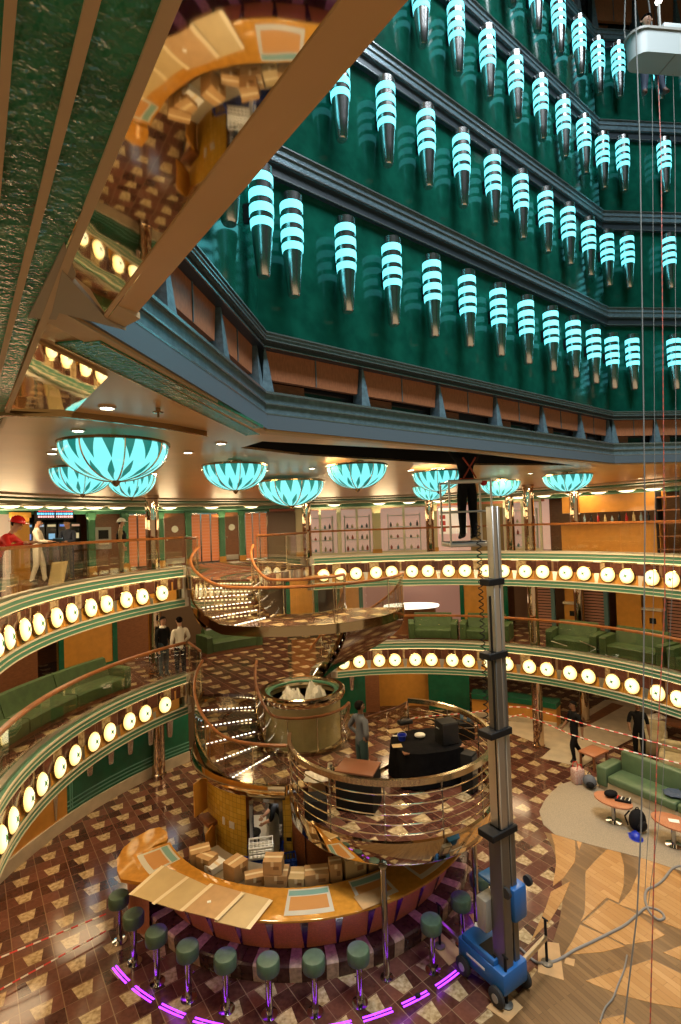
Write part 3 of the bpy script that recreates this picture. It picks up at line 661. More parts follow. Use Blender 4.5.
for row, (z, mm) in enumerate(((ZC-.3, mat('neon_red', (.5, .02, .02), .4, emit=(1, .08, .06), es=1.6)), (ZC-.39, mat('neon_blue', (.1, .5, .7), .4, emit=(.15, .6, 1), es=1.6)), (ZC-.48, mat('neon_pale', (.7, .4, .4), .4, emit=(.9, .45, .45), es=1.3)))):
    o = MB(); aa = a0+.2
    while aa < a1-.3:
        w = random.choice((.12, .18, .25)); o.arcbox(C0, RU-.135, RU-.12, z-.03, z+.03, aa, aa+w, 0, 1); aa += w+.1
    o.build('lettering', mm, t)
# lit store at the far left, passage and shop windows at the back
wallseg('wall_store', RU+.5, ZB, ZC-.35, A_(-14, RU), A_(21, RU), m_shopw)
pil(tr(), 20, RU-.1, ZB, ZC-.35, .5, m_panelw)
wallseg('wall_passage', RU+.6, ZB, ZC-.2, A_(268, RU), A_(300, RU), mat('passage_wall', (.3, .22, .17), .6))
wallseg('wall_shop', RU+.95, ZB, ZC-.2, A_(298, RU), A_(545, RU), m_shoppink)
def window(nm, px0, px1, r, z0, z1, mull=1):
    a0, a1 = sorted((A_(px0, r), A_(px1, r))); o = MB()
    for q in [a0+(a1-a0)*k/mull for k in range(mull+1)]: o.arcbox(C0, r-.04, r+.04, z0, z1, q-.22, q+.22, 0, 1)
    o.arcbox(C0, r-.04, r+.04, z1-.08, z1, a0, a1); o.arcbox(C0, r-.04, r+.04, z0, z0+.1, a0, a1)
    w = struct(o.build(nm, m_cream)); o = MB(); o.arcbox(C0, r, r+.012, z0+.1, z1-.08, a0, a1); o.build('window_pane', m_glassd, w); return w
window('window_1', 302, 338, RU, ZB, ZC-.3, 2); window('window_2', 340, 374, RU, ZB, ZC-.3, 2); window('window_3', 379, 429, RU, ZB, ZC-.3, 2); window('window_4', 505, 541, RU, ZB, ZC-.3, 2)
for px in (376.5, 433, 300): pil(tr(), px, RU, ZB, ZC-.3, .36, m_beige)
wallseg('wall_upper_fascia', RU-.02, ZC-.4, ZC-.02, A_(270, RU), A_(545, RU), mat('salmon_band', (.45, .14, .09), .5)); wallseg('wall_upper_dim', RU, ZB, ZC-.3, A_(470, RU), A_(503, RU), mat('ochre_wall', (.2, .13, .05), .5))
# shelves with goods, display cases
def shelves(nm, label, px, r, w, h, rows, seed):
    a = A_(px, r); t = thing(nm, label, 'shelf', pol(C0, r, a, ZB), R(a+90)); rr = random.Random(seed)
    MB().box((-w/2, 0, h/2), (.04, .3, h)).build('side_panel', m_white, t, False); MB().box((w/2, 0, h/2), (.04, .3, h)).build('side_panel', m_white, t, False)
    for k in range(rows): MB().box((0, 0, .12+(h-.2)*k/(rows-1)), (w, .3, .03)).build('shelf', m_white, t, False)
    for k in range(rows-1):
        for q in range(5):
            x = -w/2+.12+(w-.24)*q/4; hh = rr.uniform(.12, .24); z = .137+(h-.2)*k/(rows-1)
            g = MB(); g.lathe([(.035, 0), (.05, hh*.2), (.05, hh*.6), (.02, hh*.8), (.02, hh), (0, hh)], (0, 0, 0), 10)
            o = g.build('bottle', mat(f'goods_{(k+q)%4}', [(.5, .1, .06), (.6, .5, .3), (.1, .1, .1), (.15, .3, .35)][(k+q) % 4], .3), None, False); p = t.matrix_basis @ Vector((x, 0, z)) if False else pol(C0, r, a, ZB)
            M = Matrix.Translation(pol(C0, r, a, ZB)) @ Matrix.Rotation(R(a+90), 4, 'Z'); o.location = M @ Vector((x, 0, z))
            tag(o, f'small {["red","cream","black","teal"][(k+q)%4]} bottle on {label.split(" with")[0]}', 'bottle', f'goods on {label.split(" with")[0]}')
    return t
shelves('display_shelf', 'white display shelf with goods behind the first shop window', 320, RU+.55, 1.1, 1.7, 4, 1)
shelves('display_shelf', 'white display shelf with goods behind the second shop window', 357, RU+.55, 1.1, 1.7, 4, 2)
shelves('display_shelf', 'white display shelf with goods behind the third, widest shop window', 404, RU+.55, 1.4, 1.7, 4, 3)
shelves('display_shelf', 'white display shelf with goods behind the window right of the lift', 523, RU+.55, 1.1, 1.7, 4, 4)
# red poster pictures
t = thing('poster_board', 'white poster board with red pictures on the shop wall beside the lift platform', 'poster', pol(C0, RU-.1, A_(452, RU), ZB+.9))
a0, a1 = sorted((A_(439, RU), A_(467, RU))); o = MB(); o.arcbox(C0, RU-.06, RU-.03, ZB+.75, ZC-.5, a0, a1); o.build('board', mat('poster_white', (.8, .7, .65), .5, emit=(1, .8, .7), es=.3), t)
rr = random.Random(3)
for k in range(9):
    aa = a0+(a1-a0)*(.14+.36*(k % 3)); z = ZB+.85+(k//3)*.27; MB().arcbox(C0, RU-.07, RU-.06, z, z+.12+.07*rr.random(), aa-.55, aa+.4+.2*rr.random(), 0, 2).build('picture', mat('poster_red', (.6, .05, .04), .5), t)
# long bar unit on the right of the upper deck
t = thing('wall_bar_unit', 'long amber wood bar unit with lit upper panel at right of the upper deck', 'bar unit', pol(C0, 10.2, A_(612, 10.2), ZB))
a0, a1 = sorted((A_(561, 10.2), A_(660, 10.2))); o = MB(); o.arcbox(C0, 10.2, 10.7, ZB, ZB+1.02, a0, a1); o.build('counter_front', m_panelw, t)
o = MB(); o.arcbox(C0, 10.1, 10.75, ZB+1.02, ZB+1.08, a0, a1); o.build('counter_top', m_brown, t)
o = MB(); o.arcbox(C0, 10.45, 10.7, ZB+1.42, ZC-.35, a0, a1); o.build('upper_panel', m_panelw, t)
for i, px in enumerate((569, 607, 643)):
    p = pol(C0, 9.95, A_(px, 10.2), ZC-.12); area('bar_spot', p+Vector((0, 0, -.1)), .12, 16, (1, .8, .5), (R(28), 0, R(A_(px, 10.2)+90)), spread=100)
rr = random.Random(5)
for i in range(13):
    a = a0+(a1-a0)*(.08+.07*i); h = rr.uniform(.2, .32); o = MB().lathe([(.04, 0), (.045, h*.55), (.018, h*.75), (.018, h), (0, h)], pol(C0, 10.55, a, ZB+1.08), 8)
    tag(o.build('bottle', mat(f'bottle_{i%4}', [(.35, .02, .02), (.02, .02, .02), (.2, .28, .3), (.5, .4, .2)][i % 4], .15)), f'dark liquor bottle, {ORD[i]} from the right, on the upper amber bar', 'bottle', 'bottles on the upper bar')
t = thing('glass_rack', 'dark rack of shelves at the far right edge of the upper deck', 'rack', pol(C0, 10.3, A_(672, 10.3), ZB), R(A_(672, 10.3)+90))
for k in range(5): MB().box((0, 0, .2+.4*k), (.7, .35, .04)).build('shelf', m_brown, t, False)
for x in (-.35, .35): MB().box((x, 0, 1), (.05, .35, 2)).build('upright', m_black, t, False)
# ceiling lamps: round opal dishes along the cornice, small downlights
def dish_proto():
    o = thing('ceiling_dish_lamp', '', 'lamp'); MB().lathe([(.3, 0), (.3, -.03), (.26, -.04), (.26, 0)], (0, 0, 0), 24).build('rim', m_cream, o, False)
    MB().lathe([(.26, -.03), (.2, -.07), (.1, -.095), (0, -.1)], (0, 0, 0), 24).build('diffuser', mat('dish_glow', (1, .9, .7), .4, emit=(1, .83, .52), es=2.2), o, False); return o
DP = dish_proto(); ud = []
for i, px in enumerate((10, 34, 56, 76, 95, 118, 170, 212, 252, 300, 335, 380, 410, 440, 520, 545, 575, 600, 628, 655)):
    inst(DP, ud, pol(C0, 11.2, A_(px, 11.2), ZC-.3 if False else ZC-.19), (0, 0, 0), f'{ORD[i]} opal dish lamp from the left along the upper deck cornice', 'opal dish lamps along the cornice')
def down_proto():
    o = thing('downlight', '', 'lamp'); MB().lathe([(.07, 0), (.075, -.012), (.055, -.014), (.055, 0)], (0, 0, 0), 18).build('ring', m_cream, o, False)
    MB().lathe([(.055, -.006), (0, -.008)], (0, 0, 0), 18).build('bulb', m_spot, o, False); return o
DL = down_proto(); ul = []
for i, (x, y) in enumerate(((107, 407), (78, 430), (57, 448), (52, 453), (188, 452), (162, 460), (221, 443), (245, 462), (140, 417), (265, 470), (312, 468), (410, 470), (530, 473), (640, 478))):
    if (x, y) == (140, 417): continue
    inst(DL, ul, W(x, y, ZC)-Vector((0, 0, .002)), (0, 0, 0), f'small round downlight, {ORD[i]} seen counting from the big glass bowl outward on the ceiling', 'downlights in the tan ceiling')
o = MB().lathe([(.02, 0), (.02, -.03), (.045, -.035), (.045, -.042), (.01, -.045), (.01, -.08), (0, -.08)], W(158, 408, ZC), 12); tag(o.build('sprinkler', m_bronze), 'small bronze sprinkler head on the tan ceiling', 'sprinkler')
# ---- middle deck walls
def panel(nm, px0, px1, r, z0, z1, y=640):
    a0, a1 = sorted((cylang(px0, y, C0, r), cylang(px1, y, C0, r))); o = MB(); g = degrees(.16/r)
    o.arcbox(C0, r, r+.08, z0, z1, a0, a1, 0); o.arcbox(C0, r-.03, r+.08, z0, z1, a0, a0+g, 1, 1); o.arcbox(C0, r-.03, r+.08, z0, z1, a1-g, a1, 1, 1); o.arcbox(C0, r-.03, r+.08, z0, z0+.2, a0, a1, 1); o.arcbox(C0, r-.03, r+.08, z1-.14, z1, a0, a1, 1)
    return struct(o.build(nm, [m_panelw, m_greenlow]))
z0, z1 = ZA, ZB-.36
panel('wall_panel_1', 58, 117, RM, z0, z1); panel('wall_panel_2', 336, 363, RM, z0, z1, 600); panel('wall_panel_3', 460, 508, RM, z0, z1, 600); panel('wall_panel_4', 286, 318, RM, z0, z1, 600)
wallseg('wall_middle_left', RM+.02, z0, z1, cylang(117, 640, C0, RM), cylang(150, 640, C0, RM), m_brown); wallseg('wall_middle_far_left', RM+.02, z0, z1, cylang(-40, 660, C0, RM), cylang(38, 650, C0, RM), m_brown)
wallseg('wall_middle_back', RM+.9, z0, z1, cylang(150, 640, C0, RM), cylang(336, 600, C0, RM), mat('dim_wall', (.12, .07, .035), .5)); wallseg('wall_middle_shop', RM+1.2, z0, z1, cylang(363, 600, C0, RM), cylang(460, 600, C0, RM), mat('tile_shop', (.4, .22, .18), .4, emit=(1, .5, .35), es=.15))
wallseg('wall_middle_right', RM+1.6, z0, z1, -14, cylang(508, 600, C0, RM), mat('right_wall', (.3, .16, .09), .5))
for k, (p0, p1, lab) in enumerate(((532, 553, 'left of the wooden kiosk'), (582, 606, 'between the two wooden kiosks'), (664, 690, 'at the right edge'))):
    a0, a1 = sorted((cylang(p0, 600, C0, RM+.6), cylang(p1, 600, C0, RM+.6))); t = thing('roller_shutter', f'red brown roller shutter {lab} on the middle deck', 'shutter', pol(C0, RM+.6, (a0+a1)/2, z0))
    o = MB()
    for q in range(22):
        z = z0+.03+q*.105; o.arcbox(C0, RM+.6, RM+.63, z, z+.07, a0, a1, 0, 2); o.arcbox(C0, RM+.64, RM+.65, z, z+.105, a0, a1, 1, 2)
    o.build('slat_curtain', [mat('shutter_slat', (.42, .2, .13), .35), m_black], t)
    o = MB(); 
    for q in (a0, a1): o.arcbox(C0, RM+.55, RM+.68, z0, z1, q-.35, q+.35, 0, 1)
    o.arcbox(C0, RM+.55, RM+.68, z1-.12, z1, a0, a1); o.build('frame', mat('blue_green_frame', (.1, .2, .2), .4), t)
for k, (p0, p1, lab) in enumerate(((564, 580, 'left'), (643, 661, 'right'))):
    a0, a1 = sorted((cylang(p0, 600, C0, RM+.3), cylang(p1, 600, C0, RM+.3))); t = thing('wooden_kiosk', f'{"narrow" if k==0 else "second"} wooden counter kiosk {"beside the mirrored column" if k==0 else "before the rightmost shutter"} on the middle deck', 'kiosk', pol(C0, RM+.3, (a0+a1)/2, z0))
    o = MB(); o.arcbox(C0, RM+.3, RM+.5, z0, z0+1.05, a0, a1, 0, 2); o.build('base_cabinet', m_panelw, t)
    o = MB(); o.arcbox(C0, RM+.2, RM+.52, z0+1.05, z0+1.12, a0-.2, a1+.2, 0, 2); o.build('shelf', m_cream, t)
    o = MB(); o.arcbox(C0, RM+.42, RM+.5, z0+1.12, z1, a0, a1, 0, 2); o.build('back_panel', m_panelw, t)
    am = (a0+a1)/2; o = MB(); o.arcbox(C0, RM+.28, RM+.3, z0+.62, z0+.8, am-.5, am+.5, 0, 1); o.build('hatch', m_black, t)
wallseg('wall_panel_5', RM+.5, z0, z1, cylang(616, 600, C0, RM+.5), cylang(641, 600, C0, RM+.5), m_panelw)
# oval lit reception desk seen under the upper deck
t = thing('reception_desk', 'oval desk with a lit white top on the middle deck behind the sofas', 'desk', pol(C0, 9.9, cylang(411, 600, C0, 9.9), ZA)); p = WLOC[t.name]
Mo = Matrix.Diagonal((1.5, .8, 1, 1)); MB().lathe([(.62, 0), (.62, .9), (.66, .95)], p, 28, M=Mo).build('body', m_brown, t); MB().lathe([(.7, .95), (.72, 1.0), (.7, 1.04), (0, 1.04)], p, 28, M=Mo).build('lit_top', mat('desk_glow', (.9, .9, .8), .3, emit=(1, .93, .75), es=1.6), t)
MB().lathe([(.52, 1.8), (.55, 1.9), (.5, 1.95), (0, 1.95)], p, 24, M=Mo).tube([p+Vector((0, 0, 1.9)), p+Vector((0, 0, ZB-.36-ZA))], .03).build('canopy', m_cream, t)
# ---- main level walls
zl = ZA-.36
aL = lambda px, y: cylang(px, y, C0, RL)
def lowwall(nm, a0, a1, m, z0=0): return struct(MB().arcbox(C0, RL, RL+.15, z0, zl, min(a0, a1), max(a0, a1)).build(nm, m))
aG0, aG1 = aL(67, 800), aL(189, 745)
lowwall('wall_green_left', aG0, aG1, m_greenlow); lowwall('wall_orange_left', aG0+.0, aL(30, 830), m_panelw); lowwall('wall_far_left', aL(30, 830), 222, m_panelw)
o = MB(); lo, hi = aG1, 222
o.arcbox(C0, RL-.05, RL, 0, .3, lo, hi, 0); struct(o.build('baseboard_left', m_stone))
o = MB()
for z in (.36, .46, .56, zl-.5, zl-.4): o.arcbox(C0, RL-.012, RL, z, z+.03, aG1, aG0, 0)
for a in (aG0-.6, aG0-1.0): o.arcbox(C0, RL-.012, RL, .36, zl, a-.1, a+.1, 0, 1)
struct(o.build(tr(), mat('jade_line', (.1, .3, .22), .3)))
a = aL(55, 815); pts = [pol(C0, RL-.03, a-1.2, zl), pol(C0, RL-.03, a+1.2, zl), pol(C0, RL-.03, a+.15, .35), pol(C0, RL-.03, a-.15, .35)]; pts += [p+(pol(C0, .04, a, 0)-Vector((*C0, 0))) for p in pts]
struct(MB().add and (lambda o: (o.add(pts, [(0,1,2,3),(4,5,6,7),(0,1,5,4),(1,2,6,5),(2,3,7,6),(3,0,4,7)]), o.build(tr(), m_silver))[1])(MB()))
RBk = 9.6
def backwall(nm, p0, p1, m, r=RBk, y=705): return struct(MB().arcbox(C0, r, r+.15, 0, zl, *sorted((cylang(p0, y, C0, r), cylang(p1, y, C0, r)))).build(nm, m))
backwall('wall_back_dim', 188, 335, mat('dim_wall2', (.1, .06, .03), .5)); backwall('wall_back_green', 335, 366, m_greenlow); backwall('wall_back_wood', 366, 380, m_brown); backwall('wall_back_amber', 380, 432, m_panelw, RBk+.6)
backwall('wall_back_jade', 429, 470, m_greenlow, RBk+.2); backwall('wall_back_far', 470, 700, mat('far_wall', (.25, .16, .09), .6), 14.0)
# curved reception front, amber with a green top
t = thing('curved_counter', 'low curved counter with amber front and green top behind the tape', 'counter', pol(C0, 9.3, 60, 0))
q0 = sorted((cylang(472, 705, C0, 9.4), cylang(556, 700, C0, 9.4))); o = MB(); o.arcbox(C0, 9.4, 9.9, 0, .62, *q0); o.build('front', m_panelw, t); o = MB(); o.arcbox(C0, 9.34, 9.95, .62, .8, *q0); o.build('top', m_greenlow, t); o = MB(); o.arcbox(C0, 9.33, 9.4, 0, .16, *q0); o.build('plinth', m_stone, t)
# =================================================================== SCONCES
def sconce_proto(mg, L=1.12, r0=.125, r1=.07):
    o = thing('wall_sconce', '', 'lamp'); N = 22
    rr = lambda t: r0+(r1-r0)*max(0, (t-.42)/.58)*1.0 if t > .42 else r0*(1-.06*t)
    def seg(t0, t1, bulge=0): return [(rr(t0)+bulge, -L*t0), (rr(t1)+bulge, -L*t1)]
    b = MB(); b.lathe([(r0*.8, -.002)]+seg(.0, .085)+[(r0*.7, -L*.085)], (0, 0, 0), N)
    for t0, t1 in ((.165, .23), (.31, .365), (.445, .495)): b.lathe([(r0*.7, -L*t0)]+seg(t0, t1)+[(r0*.7, -L*t1)], (0, 0, 0), N)
    b.build('metal_band', m_tip, o, False)
    for t0, t1 in ((.085, .165), (.23, .31), (.365, .445), (.495, .565)): MB().lathe([(r0*.6, -L*t0)]+seg(t0, t1, .004)+[(r0*.6, -L*t1)], (0, 0, 0), N).build('lit_band', mg, o, False)
    MB().lathe([(r0*.6, -L*.565), (rr(.565), -L*.565), (rr(.8), -L*.8), (r1, -L*.98), (r1*.8, -L), (0, -L)], (0, 0, 0), N).build('tapered_tip', m_tip, o, False)
    MB().box((0, .14, -L*.4), (.04, .09, .2))  .build('wall_bracket', m_black, o, False)
    return o
SP = sconce_proto(m_cyan); us = []
S1 = {1: [290, 346, 393, 433, 467, 497, 525, 548, 569, 588, 605]}
rows = [(1, [(290,196),(346,219),(393,240),(433,258),(467,275),(497,288),(525,301),(548,312),(569,322),(588,331),(605,340)]),
        (2, [(230,10),(343,68),(387,78),(426,106),(461,132),(491,155),(518,175),(541,193),(563,209),(582,223),(600,236)]),
        (3, [(380,-70),(421,-45),(455,-18),(485,24),(512,51),(536,75),(557,97),(577,116),(595,134)]), (4, [(500,-90),(531,-60),(553,-23),(571,12),(589,35)])]
rowname = {1: 'lowest row', 2: 'second row up', 3: 'third row up', 4: 'fourth row up'}
d2 = (SHP[2]-SHP[1]).normalized(); n2 = Vector((d2.y, -d2.x, 0)); L2 = (SHP[2]-SHP[1]).length
# positions along the facet from the lowest row, the same for every row
su = [(Vector((q.x, q.y, 0))-SHP[1]).dot(d2) for q in (WL(x, 260+.2*(x-290), SHP[1], SHP[2]) for x, y in rows[0][1])]
s_last, s_first = su[-1], su[0]; pit = (s_last-s_first)/10
row_z = {1: LZ[1]-.26, 2: LZ[2]-.16, 3: LZ[3]-.08, 4: LZ[4]-.06}
for k in (1, 2, 3, 4):
    for j in range(11):
        s = s_last-.05-pit*j
        if k >= 3 and j > 10-2*(k-2): continue
        p = SHP[1]+d2*s+n2*.135; p.z = row_z[k]
        inst(SP, us, p, (0, 0, atan2(d2.y, d2.x)), f'cyan banded sconce, {ORD[j]} left of the corner, {rowname[k]}, angled green wall', f'sconces in the {rowname[k]} of the angled wall')
d3 = (SHP[3]-SHP[2]).normalized(); n3 = Vector((d3.y, -d3.x, 0))
for k in (1, 2, 3, 4):
    for j in range(3):
        p = SHP[2]+d3*(.42+.92*j)+n3*.135; p.z = row_z[k]
        inst(SP, us, p, (0, 0, atan2(d3.y, d3.x)), f'cyan banded sconce, {ORD[j]} right of the corner, {rowname[k]}, right green wall', f'sconces in the {rowname[k]} of the right wall')
d1 = (SHP[1]-SHP[0]).normalized(); n1 = Vector((d1.y, -d1.x, 0))
for k in (1, 2):
    for j in range(2):
        p = SHP[1]-d1*(.36+.95*j)+n1*.135; p.z = row_z[k]
        inst(SP, us, p, (0, 0, atan2(d1.y, d1.x)), f'cyan banded sconce, {ORD[j]} from the near corner, {rowname[k]}, left shaft wall', f'sconces in the {rowname[k]} of the left wall')
SP2 = sconce_proto(m_cyanw, 1.25, .13, .075); us2 = []
for j, px in enumerate((82, 104, 124, 145, 165)):
    a = aL(px, 775-(px-82)*.5); inst(SP2, us2, pol(C0, RL-.245, a, 2.3), (0, 0, R(a-90)), f'pale banded sconce, {ORD[j]} from the left, on the low green wall under the balcony', 'sconces on the low green wall')
a = cylang(351, 690, C0, RBk); inst(SP2, us2, pol(C0, RBk-.245, a, 2.2), (0, 0, R(a-90)), 'pale banded sconce alone on the green wall behind the man on the bandstand', 'sconce on the back green wall')
# =================================================================== GLASS BOWLS
def bowl_proto():
    o = thing('bowl_chandelier', '', 'chandelier'); Rr, D = .52, .36
    prof = [(Rr*sin(t), -D*cos(t)) for t in [pi/2*k/12 for k in range(13)]]
    MB().lathe(prof, (0, 0, 0), 48).build('bowl', m_bowl, o, False)
    MB().lathe([(Rr-.01, -.005), (Rr+.02, 0), (Rr+.02, .025), (Rr-.03, .03), (Rr-.03, 0)], (0, 0, 0), 48).build('rim', m_bronze, o, False)
    for k in range(8):
        a = 2*pi*k/8+.2; MB().tube([(q[0]*1.012*cos(a), q[0]*1.012*sin(a), q[1]*1.012) for q in prof], .008, 6).build('rib', m_chrome, o, False)
    MB().lathe([(0, -D-.06), (.02, -D-.05), (.035, -D-.03), (.05, -D), (.07, -D+.01)], (0, 0, 0), 16).build('finial', m_bronze, o, False)
    MB().tube([(0, 0, -.3), (0, 0, .1)], .03, 10).lathe([(.12, .085), (.12, .1), (0, .1)], (0, 0, 0), 20).build('stem', m_bronze, o, False)
    return o
BP = bowl_proto(); ub = []
for (x, y, w, lab) in ((115, 446, 102, 'largest cyan glass bowl chandelier at upper left, nearest of its group of three'), (82, 470, 58, 'cyan glass bowl chandelier showing left behind the largest bowl'), (131, 476, 48, 'cyan glass bowl chandelier showing right below the largest bowl'),
    (235, 467, 63, 'cyan glass bowl chandelier alone, left of the slot in the ceiling'), (291, 483, 66, 'lower cyan glass bowl chandelier in front of the stair head'), (357, 467, 60, 'cyan glass bowl chandelier above the shop windows, left of the lift worker'),
    (438, 473, 50, 'cyan glass bowl chandelier just left of the lift worker'), (430, 487, 34, 'small far cyan glass bowl under the one beside the lift worker'), (500, 482, 38, 'cyan glass bowl chandelier just right of the lift mast'), (567, 476, 46, 'cyan glass bowl chandelier above the long amber bar'), (672, 489, 40, 'cyan glass bowl chandelier at the right edge')):
    z = ZC-.1; p = W(x, y, z); s = w/F*p.y/1.04
    inst(BP, ub, p, (0, 0, random.random()*6), lab, 'cyan glass bowl chandeliers', (s, s, 1.0 if s < 1.05 else s))
# =================================================================== STAIRS ROUND THE CORE
RI, RO = 1.17, 2.55
def flight(t, a0, a1, z0, z1, n):
    """n treads from (a0,z0) down to (a1,z1), each a step with a lit nosing"""
    da, dz = (a1-a0)/n, (z0-z1)/n
    for k in range(n):
        a, z = a0+da*k, z0-dz*(k+1)
        o = MB(); o.arcbox(K0, RI, RO, z-.05, z, a, a+da*1.12, 0, 3); o.arcbox(K0, RI, RO, z, z+dz-.05, a-.35, a, 1, 1); s = o.build('step', [m_tile, m_mirror], t)
        e = MB(); ae = a+da*1.1
        rr = RI+.1
        while rr < RO-.1:
            e.box(pol(K0, rr+.03, ae, z+.006), (.045, .03, .014), R(ae)); rr += .1
        e.build('led_nosing', m_led, s)
def sidepath(r, a0, a1, zf, off, step=4): return [pol(K0, r, a, zf(a)+off) for a in arange(a0, a1, step)]
def staircase(label, zt, zl, zb, gap=None):
    t = thing('spiral_staircase', label, 'staircase', (K0[0], K0[1], zb))
    def zf(a):
        if a < 172: return zt
        if a < 235: return zt-(zt-zl)*(a-172)/63
        if a < 355: return zl
        return max(zb, zl-(zl-zb)*(a-355)/88)
    flight(t, 172, 235, zt, zl, 5)
    MB().arcbox(K0, RI, RO, zl-.04, zl-.001, 235, 356, 0, 30).build('landing', m_tile, t)
    flight(t, 355, 443, zl, zb, 11)
    G = [(172, 443)] if not gap else [(172, gap[0]), (gap[1], 443)]
    runs = [(RO, 'outer', a0, a1) for a0, a1 in G]+[(RI-.05, 'inner', 172, 443)]
    for r, nm, a0, a1 in runs:
        MB().sweep([(r, -.2), (r+.05, -.2), (r+.05, .06), (r, .06)] if False else [(r, -.12), (r+.05, -.12), (r+.05, .08), (r, .08)], K0, arange(a0, a1, 4), 0, zf).build(nm+'_stringer', m_stringer, t)
    for a0, a1 in ([(172, 222), (236, 354), (356, 443)] if not gap else [(172, 222), (345, 443)]): MB().sweep([(RI, -.12), (RO, -.12), (RO, -.08), (RI, -.08)], K0, arange(a0+1, a1, 4), 0, lambda a: zf(a)-(0 if 236 < a < 354 else .16)).build('soffit', m_chromed, t)
    for r, nm, a0, a1 in runs:
        r = r+.025; hr = sidepath(r, a0, a1, zf, .86)
        for _ in range(4): hr = [hr[0]]+[Vector((b.x, b.y, (a.z+b.z*2+c.z)/4)) for a, b, c in zip(hr, hr[1:], hr[2:])]+[hr[-1]]
        MB().tube(hr, .034, 8).build('handrail', m_rail, t)
        segs = arange(a0, a1, 17)
        for s0, s1 in zip(segs, segs[1:]):
            MB().sweep([(r-.006, .06), (r+.006, .06), (r+.006, .82), (r-.006, .82)], K0, arange(s0+.3, s1-.3, 4), 0, zf).build('glass_panel', m_glass, t)
        for q in segs[1:-1:2]:
            p = pol(K0, r, q, zf(q)); MB().tube([p, p+Vector((0, 0, .84))], .012, 8).build('baluster', m_chrome, t)
    return t
staircase('upper spiral flight with lit nosings from the upper deck to the middle deck', ZB, 5.03, ZA)
staircase('lower spiral flight with lit nosings running past the bandstand to the main floor', ZA, 1.9, .0, (267, 342))
# planter drum in the stair core, full of white wrapping
t = thing('planter_drum', 'round pale drum with chrome rim in the core of the lower stairs', 'drum', (K0[0], K0[1], 1.0))
MB().lathe([(.93, 1.91), (.93, 2.95), (1.0, 2.98)], (*K0, 0), 48, cap=False).build('drum_wall', mat('drum_cream', (.5, .4, .2), .25, noise=.1, nscale=3), t)
MB().lathe([(.88, 2.9), (1.02, 2.9), (1.06, 2.98), (1.06, 3.06), (1.02, 3.1), (.92, 3.1), (.9, 3.04), (.88, 2.9)], (*K0, 0), 48, cap=False).build('rim', m_chrome, t)
o = MB(); o.sweep([(.8, 2.99), (.89, 2.99), (.89, 3.03), (.8, 3.03)], K0, arange(0, 358, 6)); o.build('inner_ring', m_teal, t)
MB().lathe([(.92, 2.8), (0, 2.8)], (*K0, 0), 32).build('soil_plate', m_brown, t)
rr = random.Random(4)
from mathutils import noise as mnoise
def crumple(c, rx, ry, h, seed, nm, label, m, cat):
    r2 = random.Random(seed); n = 22; vs = []; fs = []
    for i in range(n+1):
        for j in range(n+1):
            x, y = (i/n*2-1), (j/n*2-1); d = max(abs(x), abs(y)); e = max(0, 1-d*d)
            nz = mnoise.noise(Vector((x*2.2+seed, y*2.2, seed*.7))); n2 = mnoise.noise(Vector((x*6+seed, y*6, seed))); z = h*(1-d**4)*max(0, .45+.5*nz+.3*n2)
            vs.append(Vector((c[0]+rx*x*(1+.15*sin(4*y+seed)), c[1]+ry*y*(1+.15*cos(4*x)), c[2]+z)))
    for i in range(n):
        for j in range(n): fs.append((i*(n+1)+j, (i+1)*(n+1)+j, (i+1)*(n+1)+j+1, i*(n+1)+j+1))
    k = len(vs); vs += [v-Vector((0, 0, .008)) for v in vs]; fs += [tuple(q+k for q in f[::-1]) for f in fs]
    o = MB(); o.add(vs, fs); return tag(o.build(nm, m, smooth=60), label, cat)
crumple((K0[0]-.26, K0[1]-.2, 2.805), .3, .3, .5, 3, 'plastic_sheet', 'crumpled white plastic sheet lying in the left of the round drum', m_plastic, 'plastic sheet')
crumple((K0[0]+.33, K0[1]-.05, 2.805), .26, .3, .52, 8, 'plastic_sheet', 'crumpled white plastic sheet lying in the right of the round drum', m_plastic, 'plastic sheet')
# =================================================================== BALCONY RAILINGS
def railing(label, zd, segs, group='balcony railings'):
    """segs: list of (a0,a1) on the ring"""
    a0, a1 = segs; zr = zd+1.12; t = thing('balcony_railing', label, 'railing', pol(C0, RB+.1, (a0+a1)/2, zd+.25))
    rail = [(RB+.07, zr-.05), (RB+.17, zr-.05), (RB+.18, zr-.01), (RB+.16, zr+.01), (RB+.08, zr+.01), (RB+.06, zr-.01)]
    MB().sweep(rail, C0, arange(a0, a1, 2)).build('handrail', m_rail, t)
    MB().sweep([(RB+.06, zd+.25), (RB+.18, zd+.25), (RB+.18, zd+.3), (RB+.06, zd+.3)], C0, arange(a0, a1, 2)).build('base_channel', m_silver, t)
    q = arange(a0, a1, 9.62)
    for s0, s1 in zip(q, q[1:]):
        MB().sweep([(RB+.113, zd+.28), (RB+.125, zd+.28), (RB+.125, zr-.04), (RB+.113, zr-.04)], C0, arange(s0+.15, s1-.15, 2)).build('glass_panel', m_glass, t)
    return t
railing('glass railing with wooden handrail on the left upper balcony', ZB, (144.3, 221)); railing('glass railing with wooden handrail on the long upper balcony', ZB, (-16, 110))
railing('glass railing with wooden handrail on the left lower balcony', ZA, (144.3, 221)); railing('glass railing with wooden handrail on the long lower balcony', ZA, (-16, 104))
